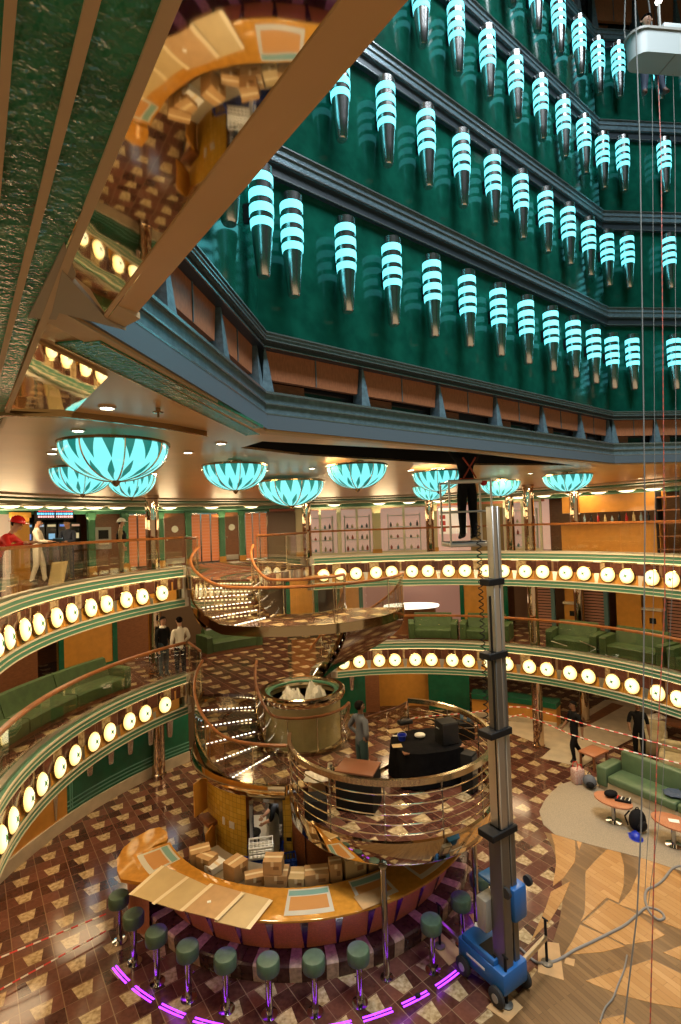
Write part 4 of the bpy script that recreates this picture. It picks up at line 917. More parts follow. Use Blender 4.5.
def linkrail(label, pts, zd):
    t = thing('link_railing', label, 'railing', (pts[0][0], pts[0][1], zd)); P = [Vector((*p, zd)) for p in pts]
    MB().tube([p+Vector((0, 0, 1.08)) for p in P], .035, 8).build('handrail', m_rail, t)
    for a, b in zip(P, P[1:]):
        d = (b-a).normalized(); n_ = Vector((-d.y, d.x, 0))*.006; a2, b2 = a+d*.03, b-d*.03
        vs = [a2-n_, b2-n_, b2+n_, a2+n_]; vs = [v+Vector((0, 0, .02)) for v in vs]+[v+Vector((0, 0, 1.04)) for v in vs]
        o = MB(); o.add(vs, [(3, 2, 1, 0), (4, 5, 6, 7), (0, 1, 5, 4), (1, 2, 6, 5), (2, 3, 7, 6), (3, 0, 4, 7)]); o.build('glass_panel', m_glass, t)
    for p in P: MB().tube([p, p+Vector((0, 0, 1.06))], .016, 8).build('post', m_chrome, t)
    return t
def xy(v): return (v.x, v.y)
linkrail('short glass link railing from the left upper balcony to the stair head', [xy(pol(C0, RB+.12, 143.3)), xy(pol(K0, RO+.12, 170))], ZB)
linkrail('short glass link railing from the left lower balcony to the stair head', [xy(pol(C0, RB+.12, 143.3)), xy(pol(K0, RO+.12, 170))], ZA)
linkrail('glass link railing behind the stair core on the upper deck', [xy(pol(K0, RI+.15, 148)), xy((pol(K0, RI, 150)+pol(C0, RB+.12, 111))/2), xy(pol(C0, RB+.12, 111))], ZB)
# =================================================================== KIOSK UNDER THE STAIRS
RK = 2.45
t = thing('tiled_kiosk', 'round kiosk walled in yellow mosaic tile under the stairs, with a doorway', 'kiosk', (K0[0], K0[1], 0))
KD0, KD1 = cylang(249, 840, K0, RK, False), cylang(281.5, 830, K0, RK, False)
zk = 1.7
o = MB(); o.arcbox(K0, RK-.1, RK, 0, zk, 176, KD0, 0, 24); o.arcbox(K0, RK-.1, RK, 0, zk, KD1, KD1+5, 0, 2); o.arcbox(K0, RK-.1, RK, 1.62, zk, KD0, KD1, 0, 4)
o.build('tiled_wall', m_yellow, t)
o = MB(); o.arcbox(K0, RK-.12, RK+.012, 0, .12, 176, KD0-.8, 0, 24); o.build('skirting', m_black, t)
o = MB()
for a in (KD0, KD1): o.arcbox(K0, RK-.14, RK+.02, 0, 1.62, a-.9, a+.9, 0, 1)
o.arcbox(K0, RK-.14, RK+.02, 1.56, 1.64, KD0-.9, KD1+.9, 0, 4); o.build('door_frame', m_chromed, t)
o = MB(); o.arcbox(K0, RK-.14, RK-.04, 0, zk, KD1+5, 330, 0, 8); o.build('side_panel', m_barfront, t)
o = MB()
for a in (KD1+11, KD1+24): o.arcbox(K0, RK-.05, RK-.03, .1, 1.62, a-.25, a+.25, 0, 1)
o.build('panel_strip', m_chromed, t)
o = MB().prism([pol(K0, RK-.15, a) for a in arange(180, 330, 8)]+[Vector((*K0, 0))], .0, .02); o.build('inner_floor', mat('kiosk_floor', (.62, .6, .55), .4), t)
o = MB(); o.arcbox(K0, .95, 1.0, 0, zk, 200, 330, 0, 12); o.build('inner_wall', mat('kiosk_inner', (.3, .3, .3), .5), t)
o = MB(); o.arcbox(K0, .99, 1.35, .02, .9, KD0-10, KD1-2, 0, 5); o.build('work_counter', m_silver, t)
area('kiosk_lamp', pol(K0, 1.8, (KD0+KD1)/2, 1.6), .3, 12, (1, .95, .85))
o = MB(); o.sweep([(RK-.02, 1.705), (RO+.1, 1.73), (RO+.14, 1.85), (RO+.1, 1.99), (RO+.07, 1.99), (RO+.07, 1.76), (RK-.02, 1.74)], K0, arange(178, 266, 4)); o.build('mirror_cornice', m_mirror, t)
def plate_on(a, z, w, h, m, nm):
    o = MB(); hh = degrees(w/2/RK); o.arcbox(K0, RK, RK+.015, z, z+h, a-hh, a+hh, 0, 1); return o.build(nm, m, t)
aP = lambda x, y: cylang(x, y, K0, RK, False)
plate_on(aP(224, 823), .87, .07, .15, m_white, 'switch_plate'); plate_on(aP(232, 826), .87, .14, .13, m_white, 'socket_plate'); plate_on(aP(236, 864), .2, .09, .08, m_black, 'floor_socket'); plate_on(aP(289, 836), .82, .1, .07, m_black, 'card_reader')
def leaf(a, z0, z1, swing, w, label):
    """open cabinet door hinged on the kiosk wall"""
    p = pol(K0, RK+.02, a, 0); d = Vector((cos(R(swing)), sin(R(swing)), 0)); n_ = Vector((-d.y, d.x, 0))*.012; b = p+d*w
    vs = [p-n_, b-n_, b+n_, p+n_]; vs = [v+Vector((0, 0, z0)) for v in vs]+[v+Vector((0, 0, z1)) for v in vs]
    o = MB(); o.add(vs, [(3, 2, 1, 0), (4, 5, 6, 7), (0, 1, 5, 4), (1, 2, 6, 5), (2, 3, 7, 6), (3, 0, 4, 7)]); d_ = o.build('cabinet_door', m_panelw, t); d_['label'] = label
    q = b-d*.06-n_*2; MB().tube([q+Vector((0, 0, (z0+z1)/2-.05)), q+Vector((0, 0, (z0+z1)/2+.05))], .008, 6).build('door_handle', m_silver, d_)
leaf(222, .02, .82, 262, .5, 'lower amber cabinet door standing open'); leaf(213, .95, 1.66, 245, .42, 'upper amber cabinet door standing open')
o = MB(); o.arcbox(K0, RK, RK+.22, .78, .86, 213, 224, 0, 3); o.build('ledge', m_brown, t)
# =================================================================== BANDSTAND
ZP = 1.85; RP = 1.93
t = thing('bandstand', 'round raised bandstand with mirrored skirt and five chrome rails over the bar', 'bandstand', (P0[0], P0[1], 0))
g0, g1 = 177, 432     # the railing leaves a gap towards the stairs
ZK = 2.07             # top of the skirt
MB().lathe([(RP-.03, ZP-.05), (RP-.03, ZP), (0, ZP)], (*P0, 0), 64).build('deck', m_tile, t)
o = MB(); o.sweep([(RP-.02, ZK-.36), (RP+.02, ZK-.36), (RP+.05, ZK-.32), (RP+.05, ZK), (RP-.02, ZK)], P0, arange(g0, g1, 4)); o.build('mirror_skirt', m_mirror, t)
MB().lathe([(RP-.03, ZK-.35), (RP-.03, ZK-.32), (0, ZK-.32)], (*P0, 0), 48).build('underside', m_mirror, t)
o = MB(); o.sweep([(RP-.02, ZK+.88), (RP+.05, ZK+.88), (RP+.05, ZK+.98), (RP-.02, ZK+.98)], P0, arange(g0, g1, 4)); o.build('top_band', m_chrome, t)
for k in range(5):
    MB().tube([pol(P0, RP+.015, a, ZK+.12+.155*k) for a in arange(g0, g1, 4)], .011, 8).build('rail', m_chrome, t)
for a in arange(g0, g1, 27): p = pol(P0, RP-.0, a, ZK); MB().tube([p, p+Vector((0, 0, .88))], .014, 8).build('baluster', m_chromed, t)
for k, a in enumerate((258.5, 320, 75)):
    p = pol(P0, RP-.22, a, 0)
    if k == 0: p = pol(B0, 3.75, degrees(atan2(W(381, 968, 0).y-B0[1], W(381, 968, 0).x-B0[0])), 0)
    MB().lathe([(.1, 0), (.1, .02), (.05, .03), (.05, ZK-.37), (.07, ZK-.355)], (p.x, p.y, 0), 20).build('post', m_chromed, t)
# furniture on the bandstand
pt = W(427, 737, ZP+.72)
t = thing('draped_table', 'table draped in black cloth on the bandstand, strewn with small things', 'table', (pt.x-.04, pt.y-.12, ZP+.003), R(12))
def drape():
    o = MB(); n = 56; a, b = .7, .6; rings = [(0, .72), (.5, .722), (.9, .72), (1.0, .7), (1.03, .55), (1.06, .3), (1.09, .03)]; vs = []; fs = []
    for q, z in rings:
        for k in range(n):
            th = 2*pi*k/n; c, s = cos(th), sin(th); e = 2/3.2
            x, y = a*q*math.copysign(abs(c)**e, c), b*q*math.copysign(abs(s)**e, s); w = 1+(.03*sin(9*th)+.02*sin(17*th+1))*max(0, (1.0-z/.72)); vs.append((x*w, y*w, z))
    for i in range(len(rings)-1):
        for k in range(n): fs.append((i*n+k, i*n+(k+1) % n, (i+1)*n+(k+1) % n, (i+1)*n+k))
    o.add(vs, fs); return o
drape().build('black_cloth', m_blackcloth, t, False, 60)
MB().rbox((0, 0, .69), (1.3, 1.0, .03), b=.01).build('tabletop', m_brown, t, False)
for x in (-.55, .55):
    for y in (-.4, .4): MB().tube([(x, y, 0), (x, y, .68)], .02, 8).build('leg', m_chromed, t, False)
zt = ZP+.724
def on(px, py, z=zt): return W(px, py, z)
p = on(402, 740); t = thing('blue_tub', 'small blue plastic tub on the black draped table', 'tub', p); MB().lathe([(.07, 0), (.09, .1), (.1, .1), (.1, .11), (.085, .11), (.065, .01), (0, .01)], p, 20).build('tub', m_bluep, t); MB().tube([p+Vector((.1*cos(q), 0, .1+.08*sin(q))) for q in arange(0, pi, .4)], .004, 6).build('handle', m_white, t)
p = on(420, 738); tag(MB().ball(p+Vector((0, 0, .06)), .1, 14, 0, (1.2, .9, .55)).build('white_bag', m_plastic), 'small tied white bag on the black draped table', 'bag')
def flat(nm, px, py, z, w, d, rz, m, label, cat, h=.008, M=None):
    p = W(px, py, z); return tag(MB().rbox((p.x, p.y, z+h/2), (w, d, h), rz, 0, .002, 1).build(nm, m), label, cat)
flat('cardboard_piece', 397, 746, zt, .2, .17, .05, m_card2, 'square cardboard piece at the front of the black draped table', 'cardboard'); flat('paper_sheet', 444, 741, zt, .12, .15, .2, m_paper, 'white paper sheet at the right of the black draped table', 'paper'); flat('kraft_sheet', 395, 731, zt, .32, .2, .3, m_card2, 'kraft paper sheet at the back left of the black draped table', 'paper'); flat('white_sheet', 395, 736, zt+.01, .1, .06, -.1, m_paper, 'small white slip beside the blue tub', 'paper')
p = on(405, 724); t = thing('black_laptop_bag', 'black bag lying at the back of the draped table', 'bag', p, .4); MB().rbox((0, 0, .05), (.34, .2, .1), b=.04).build('body', m_blacksat, t, False); MB().tube([(-.12, 0, .09), (-.06, .02, .15), (.06, .02, .15), (.12, 0, .09)], .012, 6).build('handle', m_black, t, False)
def speaker(px, py, z, w, d, h, rz, label, tilt=0):
    p = W(px, py, z)+Vector((0, 0, .004)); t = thing('stage_speaker', label, 'speaker', p, rz)
    M = Matrix.Rotation(tilt, 4, 'X'); MB().rbox((0, 0, h/2), (w, d, h), b=.02, M=M).build('cabinet', m_black, t, False); MB().rbox((0, -d/2-.004, h/2), (w*.9, .012, h*.9), b=.004, seg=1).build('front_grille', m_blacksat, t, False) if not tilt else None
    for s in (-1, 1): MB().tube([(s*w*.5+.006*s, -.05, h*.7), (s*w*.5+.025*s, 0, h*.72), (s*w*.5+.006*s, .05, h*.7)], .008, 6).build('side_handle', m_gray, t, False)
    return t
speaker(447, 742, zt, .38, .34, .44, .3, 'black speaker cabinet standing on the right of the draped table'); speaker(470, 791, ZP, .26, .24, .74, .9, 'slim black speaker standing at the right rail of the bandstand'); speaker(316, 818, ZP, .4, .32, .4, .1, 'black amplifier box on the floor at the left of the bandstand')
p = W(358, 767, ZP+.72); p.z = ZP+.004; t = thing('brown_trunk', 'brown flat topped trunk at the front of the bandstand', 'trunk', p, -.35); MB().rbox((0, 0, .35), (.72, .55, .69), b=.015).build('body', m_black, t, False); MB().rbox((0, 0, .715), (.74, .57, .04), b=.012).build('lid', mat('trunk_lid', (.2, .08, .04), .3), t, False)
p = W(317, 795, ZP)+Vector((0, 0, .004)); tag(MB().rbox(p+Vector((0, 0, .17)), (.28, .28, .34), .3, 0, .01).build('tan_box', m_card), 'tan box under plastic at the left end of the bandstand', 'box')
crumple((p.x, p.y, p.z+.345), .22, .2, .2, 5, 'clear_bag', 'crumpled pale plastic bag on the tan box of the bandstand', m_plastic, 'plastic bag')
p = W(331, 790, ZP)+Vector((0, 0, .003)); t = thing('gold_canister', 'upright golden canister by the left rail of the bandstand', 'canister', p); MB().lathe([(.08, 0), (.09, .02), (.09, .4), (.06, .46)], p, 18).build('body', m_chrome, t); MB().lathe([(.05, .46), (.05, .52), (0, .52)], p, 14).build('cap', m_silver, t)
# =================================================================== THE BAR
RBO = 3.68; ZBT = 1.1
A0b, A1b = 212, 352
t = thing('bar_counter', 'curved wooden bar with glossy inlaid top and purple lit granite plinth', 'bar', (B0[0], B0[1], 0))
angs = arange(A0b, A1b, 3)
o = MB(); o.sweep([(RBO-.72, ZBT-.06), (RBO-.02, ZBT-.06), (RBO, ZBT-.04), (RBO, ZBT-.01), (RBO-.02, ZBT), (RBO-.72, ZBT)], B0, angs); o.build('counter_top', m_bartop, t)
# hooked left end of the counter
def hook(z0, z1, m, nm, g=0.0):
    O = [(121,879),(117,870),(117,859),(123,848),(136,837),(150,829),(160,827),(167,832),(168,838)]; I = [(166,841),(155,845),(147,852),(143,862),(145,873),(150,884)]
    P_ = [W(x, y, ZBT) for x, y in O+I]; c = sum(P_, Vector())/len(P_); MB().prism([c+(p-c)*(1-g) for p in P_], z0, z1).build(nm, m, t)
hook(ZBT-.06, ZBT-.001, m_bartop, 'counter_end'); hook(.0, ZBT-.06, m_redwood, 'end_front', .34)
o = MB(); o.sweep([(RBO-.56, .29), (RBO-.5, .29), (RBO-.22, ZBT-.06), (RBO-.3, ZBT-.06)], B0, angs); o.build('front_panel', m_barfront, t)
for a in arange(A0b+4.7, A1b-3, 9.45):                                    # tapered chrome fins between panels
    pts = [pol(B0, RBO-.49, a-.3, .29), pol(B0, RBO-.49, a+.3, .29), pol(B0, RBO-.2, a+1.3, ZBT-.061), pol(B0, RBO-.2, a-1.3, ZBT-.061)]
    pts += [pol(B0, RBO-.55, a-.3, .29), pol(B0, RBO-.55, a+.3, .29), pol(B0, RBO-.29, a+1.3, ZBT-.061), pol(B0, RBO-.29, a-1.3, ZBT-.061)]
    o = MB(); o.add(pts, [(0,1,2,3),(4,5,6,7),(0,1,5,4),(1,2,6,5),(2,3,7,6),(3,0,4,7)]); o.build('panel_fin', m_chromed, t)
gran = mat('plinth_granite', (.06, .028, .02), .2, noise=.4, nscale=12); granl = mat('plinth_light', (.42, .3, .2), .25, noise=.3, nscale=14)
o = MB(); k = 0
for a, b in zip(arange(A0b, A1b, 3.15), arange(A0b, A1b, 3.15)[1:]):
    o.sweep([(RBO-.6, 0), (RBO-.2, 0), (RBO-.17, .25), (RBO-.2, .28), (RBO-.6, .28)], B0, [a+.04, (a+b)/2, b-.04], 1 if k % 3 == 0 else 0); k += 1
o.build('granite_step', [gran, granl], t)
o = MB(); o.sweep([(RBO-.22, ZBT-.085), (RBO-.12, ZBT-.085), (RBO-.12, ZBT-.065), (RBO-.22, ZBT-.065)], B0, angs); o.build('led_strip', mat('purple_strip', (.4, .05, .9), .3, emit=(.32, .03, 1), es=1.2), t)
o = MB(); o.sweep([(RBO-1.5, 0), (RBO-.9, 0), (RBO-.9, .947), (RBO-1.5, .947)], B0, arange(222, 345, 4)); o.build('back_worktop', mat('steel_worktop', (.35, .3, .22), .3, .7), t)
# inlaid place settings set in the top: silver frame, oak field, jade band
for px_, py_, hw in ((141, 866, 5.5), (309, 905, 6.3), (376, 893, 5.6), (432, 867, 6.0), (474, 834, 4.6)):
    q = W(px_, py_, ZBT); a = degrees(atan2(q.y-B0[1], q.x-B0[0]))
    o = MB(); o.sweep([(RBO-.68, ZBT), (RBO-.1, ZBT), (RBO-.1, ZBT+.003), (RBO-.68, ZBT+.003)], B0, arange(a-hw, a+hw, 1.4)); o.build('inlay_frame', mat('inlay_silver', (.62, .58, .48), .2, .2), t)
    o = MB(); o.sweep([(RBO-.5, ZBT+.003), (RBO-.2, ZBT+.003), (RBO-.2, ZBT+.006), (RBO-.5, ZBT+.006)], B0, arange(a-hw+1, a+hw-1, 1.4)); o.build('inlay_field', mat('inlay_oak', (.5, .24, .08), .15), t)
    o = MB(); o.sweep([(RBO-.64, ZBT+.003), (RBO-.53, ZBT+.003), (RBO-.53, ZBT+.006), (RBO-.64, ZBT+.006)], B0, arange(a-hw+.4, a+hw-.4, 1.4)); o.build('inlay_band', mat('inlay_jade', (.18, .32, .28), .2), t)
# purple light thrown by the strip under the top
for a in arange(A0b+8, A1b-8, 16):
    p = pol(B0, RBO-.1, a, ZBT-.1); l = area('bar_led', p,   .5, .45, (.45, .05, 1), (R(12), 0, R(a-90)), 'RECTANGLE'); l.data.size_y = .05
# purple neon segments glowing in the floor ring
for i, a in enumerate(arange(226, 318, 8.4)):
    o = MB()
    for dr in (0, .055): o.sweep([(4.22+dr, .002), (4.245+dr, .002), (4.245+dr, .007), (4.22+dr, .007)], B0, arange(a, a+6.1, 1.5))
    tag(o.build('floor_light', m_purple), f'purple floor light strip, {ORD[i]} from the left, in the arc before the stools', 'floor light', 'purple strips in the floor arc')
# stools
def stool_proto():
    o = thing('bar_stool', '', 'stool')
    MB().lathe([(.0, .605), (.14, .605), (.165, .625), (.17, .66), (.17, .77), (.155, .797), (.12, .806), (0, .81)], (0, 0, 0), 32).build('seat', m_stool, o, False)
    MB().lathe([(.05, .02), (.045, .56), (.1, .6), (0, .605)], (0, 0, 0), 20).build('post', m_chromed, o, False)
    MB().lathe([(.12, 0), (.12, .012), (.05, .025)], (0, 0, 0), 24).build('base', m_chromed, o, False)
    MB().tube([(.045, 0, .3), (.14, 0, .28), (.14, .03, .28)], .012, 8).build('footrest', m_chromed, o, False)
    return o
ST = stool_proto(); uu = []
for i, (x, y) in enumerate(((106,900),(127,917),(154,932),(188,944),(227,951),(270,950),(313,946),(355,940),(427,915),(455,893),(477,874))):
    p = W(x, y, .8); a = degrees(atan2(p.y-B0[1], p.x-B0[0])); p = pol(B0, 4.0, a, 0)
    inst(ST, uu, p, (0, 0, R(a+180)), f'green topped bar stool, {ORD[i]} from the left along the curved bar', 'bar stools along the bar')
# cardboard sheets over the counter
def sheet(pts, z, nm, label, m, t=.012, tape=()):
    P_ = [W(x, y, z) for x, y in pts]; o = thing(nm, label, 'cardboard', sum(P_, Vector())/len(P_))
    MB().prism(P_, z, z+t).build('board', m, o)
    for a, b in tape:
        a, b = W(*a, z+t), W(*b, z+t); d = (b-a).normalized(); n_ = Vector((-d.y, d.x, 0))*.035
        MB().prism([a-n_, b-n_, b+n_, a+n_], z+t, z+t+.003).build('tape', m_tape, o)
sheet([(130,895),(163,866),(211,888),(181,912)], 1.13, 'cardboard_sheet', 'large cardboard sheet at the left of the boards over the bar', m_card2, tape=(((153,904),(188,877)), ((130,895),(163,866))))
sheet([(181,911),(212,884),(243,893),(216,920)], 1.15, 'cardboard_sheet', 'middle cardboard sheet with printed flaps over the bar', m_card, tape=(((181,911),(212,884)), ((216,920),(243,893))))
sheet([(214,922),(241,892),(271,900),(248,930)], 1.128, 'cardboard_sheet', 'right hand cardboard sheet hanging over the bar edge', m_card2, tape=(((248,929),(271,900)),))
flat('label_slip', 209, 902, 1.165, .06, .05, .3, m_paper, 'tiny white label on the middle cardboard sheet', 'label')
# boxes and crates behind the counter
def carton(px, py, z, w, d, h, rz, label, m=m_card, open_=False):
    w, d, h = w*1.08, d*1.08, h*1.15; p = W(px, py, z); rr_ = hypot(p.x-B0[0], p.y-B0[1])
    if abs(z-ZW) < .5 and m is not m_white or z == ZW:
        if rr_+d/2 > 2.8: q_ = max(0, (2.8-d/2)/rr_); p = Vector((B0[0]+(p.x-B0[0])*q_, B0[1]+(p.y-B0[1])*q_, p.z))
    t = thing('cardboard_box', label, 'box', p, rz)
    MB().rbox((0, 0, h/2), (w, d, h), b=.006, seg=1).build('body', m, t, False)
    MB().box((0, 0, h+.001), (w*.98, .05, .003)).box((0, -d/2-.001, h-.04), (.05, .003, .08)).build('tape', m_tape, t, False)
    MB().box((w*.2, -d/2-.0015, h*.55), (w*.3, .002, h*.25)).build('printed_mark', mat('box_print', (.25, .13, .05), .7), t, False)
    if open_:
        for s in (-1, 1): MB().box((s*(w/2+.05), 0, h+.04), (.14, d, .006), M=Matrix.Rotation(-s*.7, 4, 'Y')).build('flap', m, t, False)
    return t
ZW = .95
carton(180, 872, ZW, .34, .26, .2, .4, 'cardboard box nearest the hooked end of the bar', m_card); carton(192, 876, ZW, .3, .24, .18, -.5, 'leaning cardboard box behind the large sheets, left of the white carton')
carton(206, 876, ZW, .22, .3, .1, -.7, 'low white carton behind the large cardboard sheets', m_white); carton(229, 885, ZW, .3, .28, .26, .9, 'tall cardboard box below the tiled kiosk wall')
carton(250, 890, ZW, .3, .22, .14, .25, 'low cardboard box left of the stacked pair'); b1 = carton(275, 891, ZW, .36, .3, .2, -.05, 'lower box of the stacked pair behind the bar'); carton(270, 880, ZW+.235, .3, .26, .2, -.05, 'upper box of the stacked pair behind the bar')
carton(297, 893, ZW, .25, .3, .16, -.1, 'pale box right of the stacked pair', m_card2); carton(318, 890, ZW, .38, .26, .2, .1, 'wide cardboard box in the middle behind the bar', m_card); carton(337, 884, ZW, .2, .22, .3, .15, 'tall narrow box beside the wide cardboard box'); 
carton(360, 884, ZW, .36, .34, .3, .35, 'large box under the bandstand left of its post', m_card2); carton(386, 880, ZW, .3, .3, .2, .5, 'box under the bandstand just right of its post'); carton(372, 868, ZW, .1, .1, .3, .2, 'box half hidden behind the large box under the bandstand', m_card)
carton(412, 872, ZW, .36, .26, .2, .6, 'long box beneath the right side of the bandstand', m_card2)
flat('cardboard_flap', 372, 898, ZBT+.012, .5, .32, .45, m_card, 'flat cardboard piece lying on the counter by the post', 'cardboard')
def crate(px, py, z, w, d, h, rz, m, label):
    p = W(px, py, z); t = thing('plastic_crate', label, 'crate', p, rz)
    o = MB(); o.box((0, 0, .01), (w, d, .02))
    for s in (-1, 1):
        for zz in (.03, h*.5, h-.015): o.box((0, s*d/2, zz), (w, .014, .03)); o.box((s*w/2, 0, zz), (.014, d, .03))
        for k in range(7): x = -w/2+w*k/6; o.box((x, s*d/2, h/2), (.014, .012, h)); y = -d/2+d*k/6; o.box((s*w/2, y, h/2), (.012, .014, h))
    for k in range(1, 6): o.box((-w/2+w*k/6, 0, h*.55), (.01, d, .02)); o.box((0, -d/2+d*k/6, h*.55), (w, .01, .02))
    o.build('lattice', m, t, False); return t
def crate_at(r, a, z, *k):
    q = pol(K0, r, a, z); o = crate(0, 1000, 0, *k); o.location = q; return o
crate_at(2.74, 255.5, 0, .44, .34, .34, .1, m_bluecrate, 'bottom blue plastic crate in the kiosk doorway'); crate_at(2.74, 255.5, .36, .44, .34, .34, .12, m_bluecrate, 'blue plastic crate in the doorway directly under the white rack'); crate_at(2.74, 255.5, .715, .46, .36, .22, .15, m_white, 'white lattice glass rack in the kiosk doorway')
crate_at(2.76, 266.5, 0, .34, .3, .36, .15, m_bluecrate, 'lower blue plastic crate right of the white rack'); crate_at(2.76, 266.5, .38, .34, .3, .32, .2, m_bluecrate, 'upper blue plastic crate right of the white rack'); crate_at(2.72, 245.5, 0, .26, .24, .5, -.2, m_bluecrate, 'blue plastic crate left of the doorway')
p = W(258, 824, .95); 
for i, (x, y, z, rz, lab) in enumerate(((256, 818, .93, .5, 'upper open white carton inside the kiosk'), (259, 828, .93, -.2, 'lower open white carton inside the kiosk'))):
    o_ = carton(x, y, z, .2, .15, .12, 0, lab, m_white, True); o_.location = pol(K0, 1.2, KD0-12+12*i, .905)
p = W(253, 852, .03); p.z = .023; t = thing('grey_bin', 'grey bin inside the kiosk doorway', 'bin', p); MB().lathe([(.13, 0), (.16, .42), (.17, .43), (.15, .43), (.12, .02), (0, .02)], p, 20).build('body', mat('bin_grey', (.12, .13, .14), .5), t); MB().lathe([(.16, .41), (.185, .42), (.185, .44), (.165, .44)], p, 20).build('rim', m_black, t)
# =================================================================== SOFAS AND LOUNGE
def arc_sofa(label, a0, a1, r0, z, m, depth=.85, arms=True):
    lo, hi = min(a0, a1), max(a0, a1); t = thing('sofa', label, 'sofa', pol(C0, r0+.4, (a0+a1)/2, z)); g = degrees(.2/r0)
    A = arange(lo, hi, 3); I = arange(lo+(g if arms else 0), hi-(g if arms else 0), 3)
    MB().sweep([(r0+.06, z), (r0+depth-.05, z), (r0+depth-.05, z+.1), (r0+.06, z+.1)], C0, A).build('plinth', m_brown, t)
    n = max(1, int(round((hi-lo)/11)))
    for k in range(n):
        q0, q1 = I[0]+(I[-1]-I[0])*k/n, I[0]+(I[-1]-I[0])*(k+1)/n
        MB().sweep([(r0, z+.12), (r0+.6, z+.12), (r0+.6, z+.42), (r0+.04, z+.42), (r0, z+.38)], C0, arange(q0+.12, q1-.12, 2)).build('seat_cushion', m, t)
        MB().sweep([(r0+.55, z+.4), (r0+.82, z+.4), (r0+.86, z+.8), (r0+.8, z+.88), (r0+.7, z+.86)], C0, arange(q0+.1, q1-.1, 2)).build('back_cushion', m, t)
    MB().sweep([(r0+.62, z+.1), (r0+.84, z+.1), (r0+.9, z+.74), (r0+.8, z+.74)], C0, I).build('back_frame', m, t)
    if arms:
        for q in (lo, hi-g): MB().sweep([(r0, z+.1), (r0+.84, z+.1), (r0+.84, z+.6), (r0+.8, z+.64), (r0+.04, z+.64), (r0, z+.6)], C0, [q, q+g/2, q+g]).build('arm', m, t)
    return t
cA = lambda px, y, r=8.3: cylang(px, y, C0, r)
arc_sofa('long curved green sofa on the left lower balcony', cA(124, 668), 219, 8.05, ZA, m_sofad, arms=True)
arc_sofa('green sofa behind the railing left of the lift mast on the middle deck', cA(409, 635), cA(457, 635), 8.3, ZA, m_sofad); arc_sofa('green sofa partly behind the lift mast on the middle deck', cA(460, 636), cA(509, 640), 8.3, ZA, m_sofad)
arc_sofa('green sofa with chrome rods laid on it, right of the mirrored column', cA(549, 648), cA(601, 655), 8.0, ZA, m_sofad); arc_sofa('green sofa at the right, second past the mirrored column', cA(604, 655), cA(670, 664), 8.0, ZA, m_sofad); arc_sofa('green sofa cut by the right edge of the picture on the middle deck', cA(674, 664), cA(740, 672), 8.0, ZA, m_sofad)
arc_sofa('dark green sofa behind the spiral stairs on the middle deck', cA(206, 655, 9.3), cA(262, 650, 9.3), 9.2, ZA, m_sofad)
for i, (p, q) in enumerate((((551, 641), (567, 646)), ((580, 641), (596, 648)))):
    a, b = W(*p, ZA+.47), W(*q, ZA+.47); tag(MB().tube([a, b], .012, 6).build('chrome_rod', m_silver), f'{"left" if i==0 else "right"} of the chrome rods lying on the green sofa', 'rod')
# main floor lounge: long straight sofa
def line_sofa(label, P, d, L, m):
    d = d.normalized(); nb = Vector((-d.y, d.x, 0)); rz = atan2(d.y, d.x); t = thing('lounge_sofa', label, 'sofa', P, rz)
    y = lambda v: v
    MB().rbox((L/2, .42, .12), (L-.05, .72, .22), b=.01).build('plinth', m_stone, t, False)
    n = 2
    for k in range(n):
        w = (L-.3)/n; MB().rbox((.3+w*(k+.5), .33, .34), (w-.02, .66, .2), b=.05, seg=3).build('seat_cushion', m, t, False)
        MB().rbox((.3+w*(k+.5), .74, .58), (w-.02, .2, .66), b=.05, seg=3).build('backrest', m, t, False)
    MB().rbox((.14, .4, .36), (.28, .78, .5), b=.05, seg=3).build('arm', m, t, False)
    return t
Ps = W(600, 790, 0); Pe = W(681, 825, 0); ds = (Pe-Ps); ds.z = 0; ds.normalize()
m_sofal = mat('sofa_sage', (.085, .135, .065), .4, noise=.12, nscale=5)
# the sofa's back lies to the far right of its front edge
line_sofa('long sage green sofa with a jacket on it, on the main floor carpet', Ps-ds*.1, ds, 3.6, m_sofal)
nb = Vector((-ds.y, ds.x, 0))
def lounge_table(px, py, label):
    p = W(px, py, .5); t = thing('lounge_table', label, 'table', (p.x, p.y, .012), atan2(ds.y, ds.x))
    MB().lathe([(.3, .46), (.32, .47), (.32, .5), (.3, .51), (0, .51)], (0, 0, 0), 32, M=Matrix.Diagonal((1.35, .95, 1, 1))).build('table_top', m_redwood, t, False)
    MB().lathe([(.17, 0), (.17, .015), (.05, .03), (.045, .46)], (0, 0, 0), 20).build('pedestal', m_chromed, t, False); return p
p1 = lounge_table(613, 800, 'oval wooden lounge table with a camera bag on it'); p2 = lounge_table(673, 822, 'oval wooden lounge table with a white paper on it')
flat('paper_note', 674, 821, .525, .2, .13, -.4, m_paper, 'white paper on the right hand lounge table', 'paper')
p = W(611, 797, .52); tag(MB().ball(p+Vector((0, 0, .08)), .13, 14, 0, (1.2, .8, .62)).build('camera_bag', m_blackw), 'round black camera bag on the left lounge table', 'bag')
p = W(623, 801, .52); t = thing('tool_pouch', 'pouch of tools beside the camera bag on the lounge table', 'pouch', p, -.5); MB().rbox((0, 0, .03), (.34, .18, .06), b=.02).build('body', m_black, t, False)
for k in range(4): MB().tube([(-.12+.08*k, -.07, .065), (-.09+.08*k, .07, .075)], .011, 6).build('tool_handle', [m_red, m_paper, m_silver, m_paper][k], t, False)
p = W(638, 831, .014); t = thing('backpack', 'black backpack on the carpet with a blue helmet leaning on it', 'backpack', p, .3)
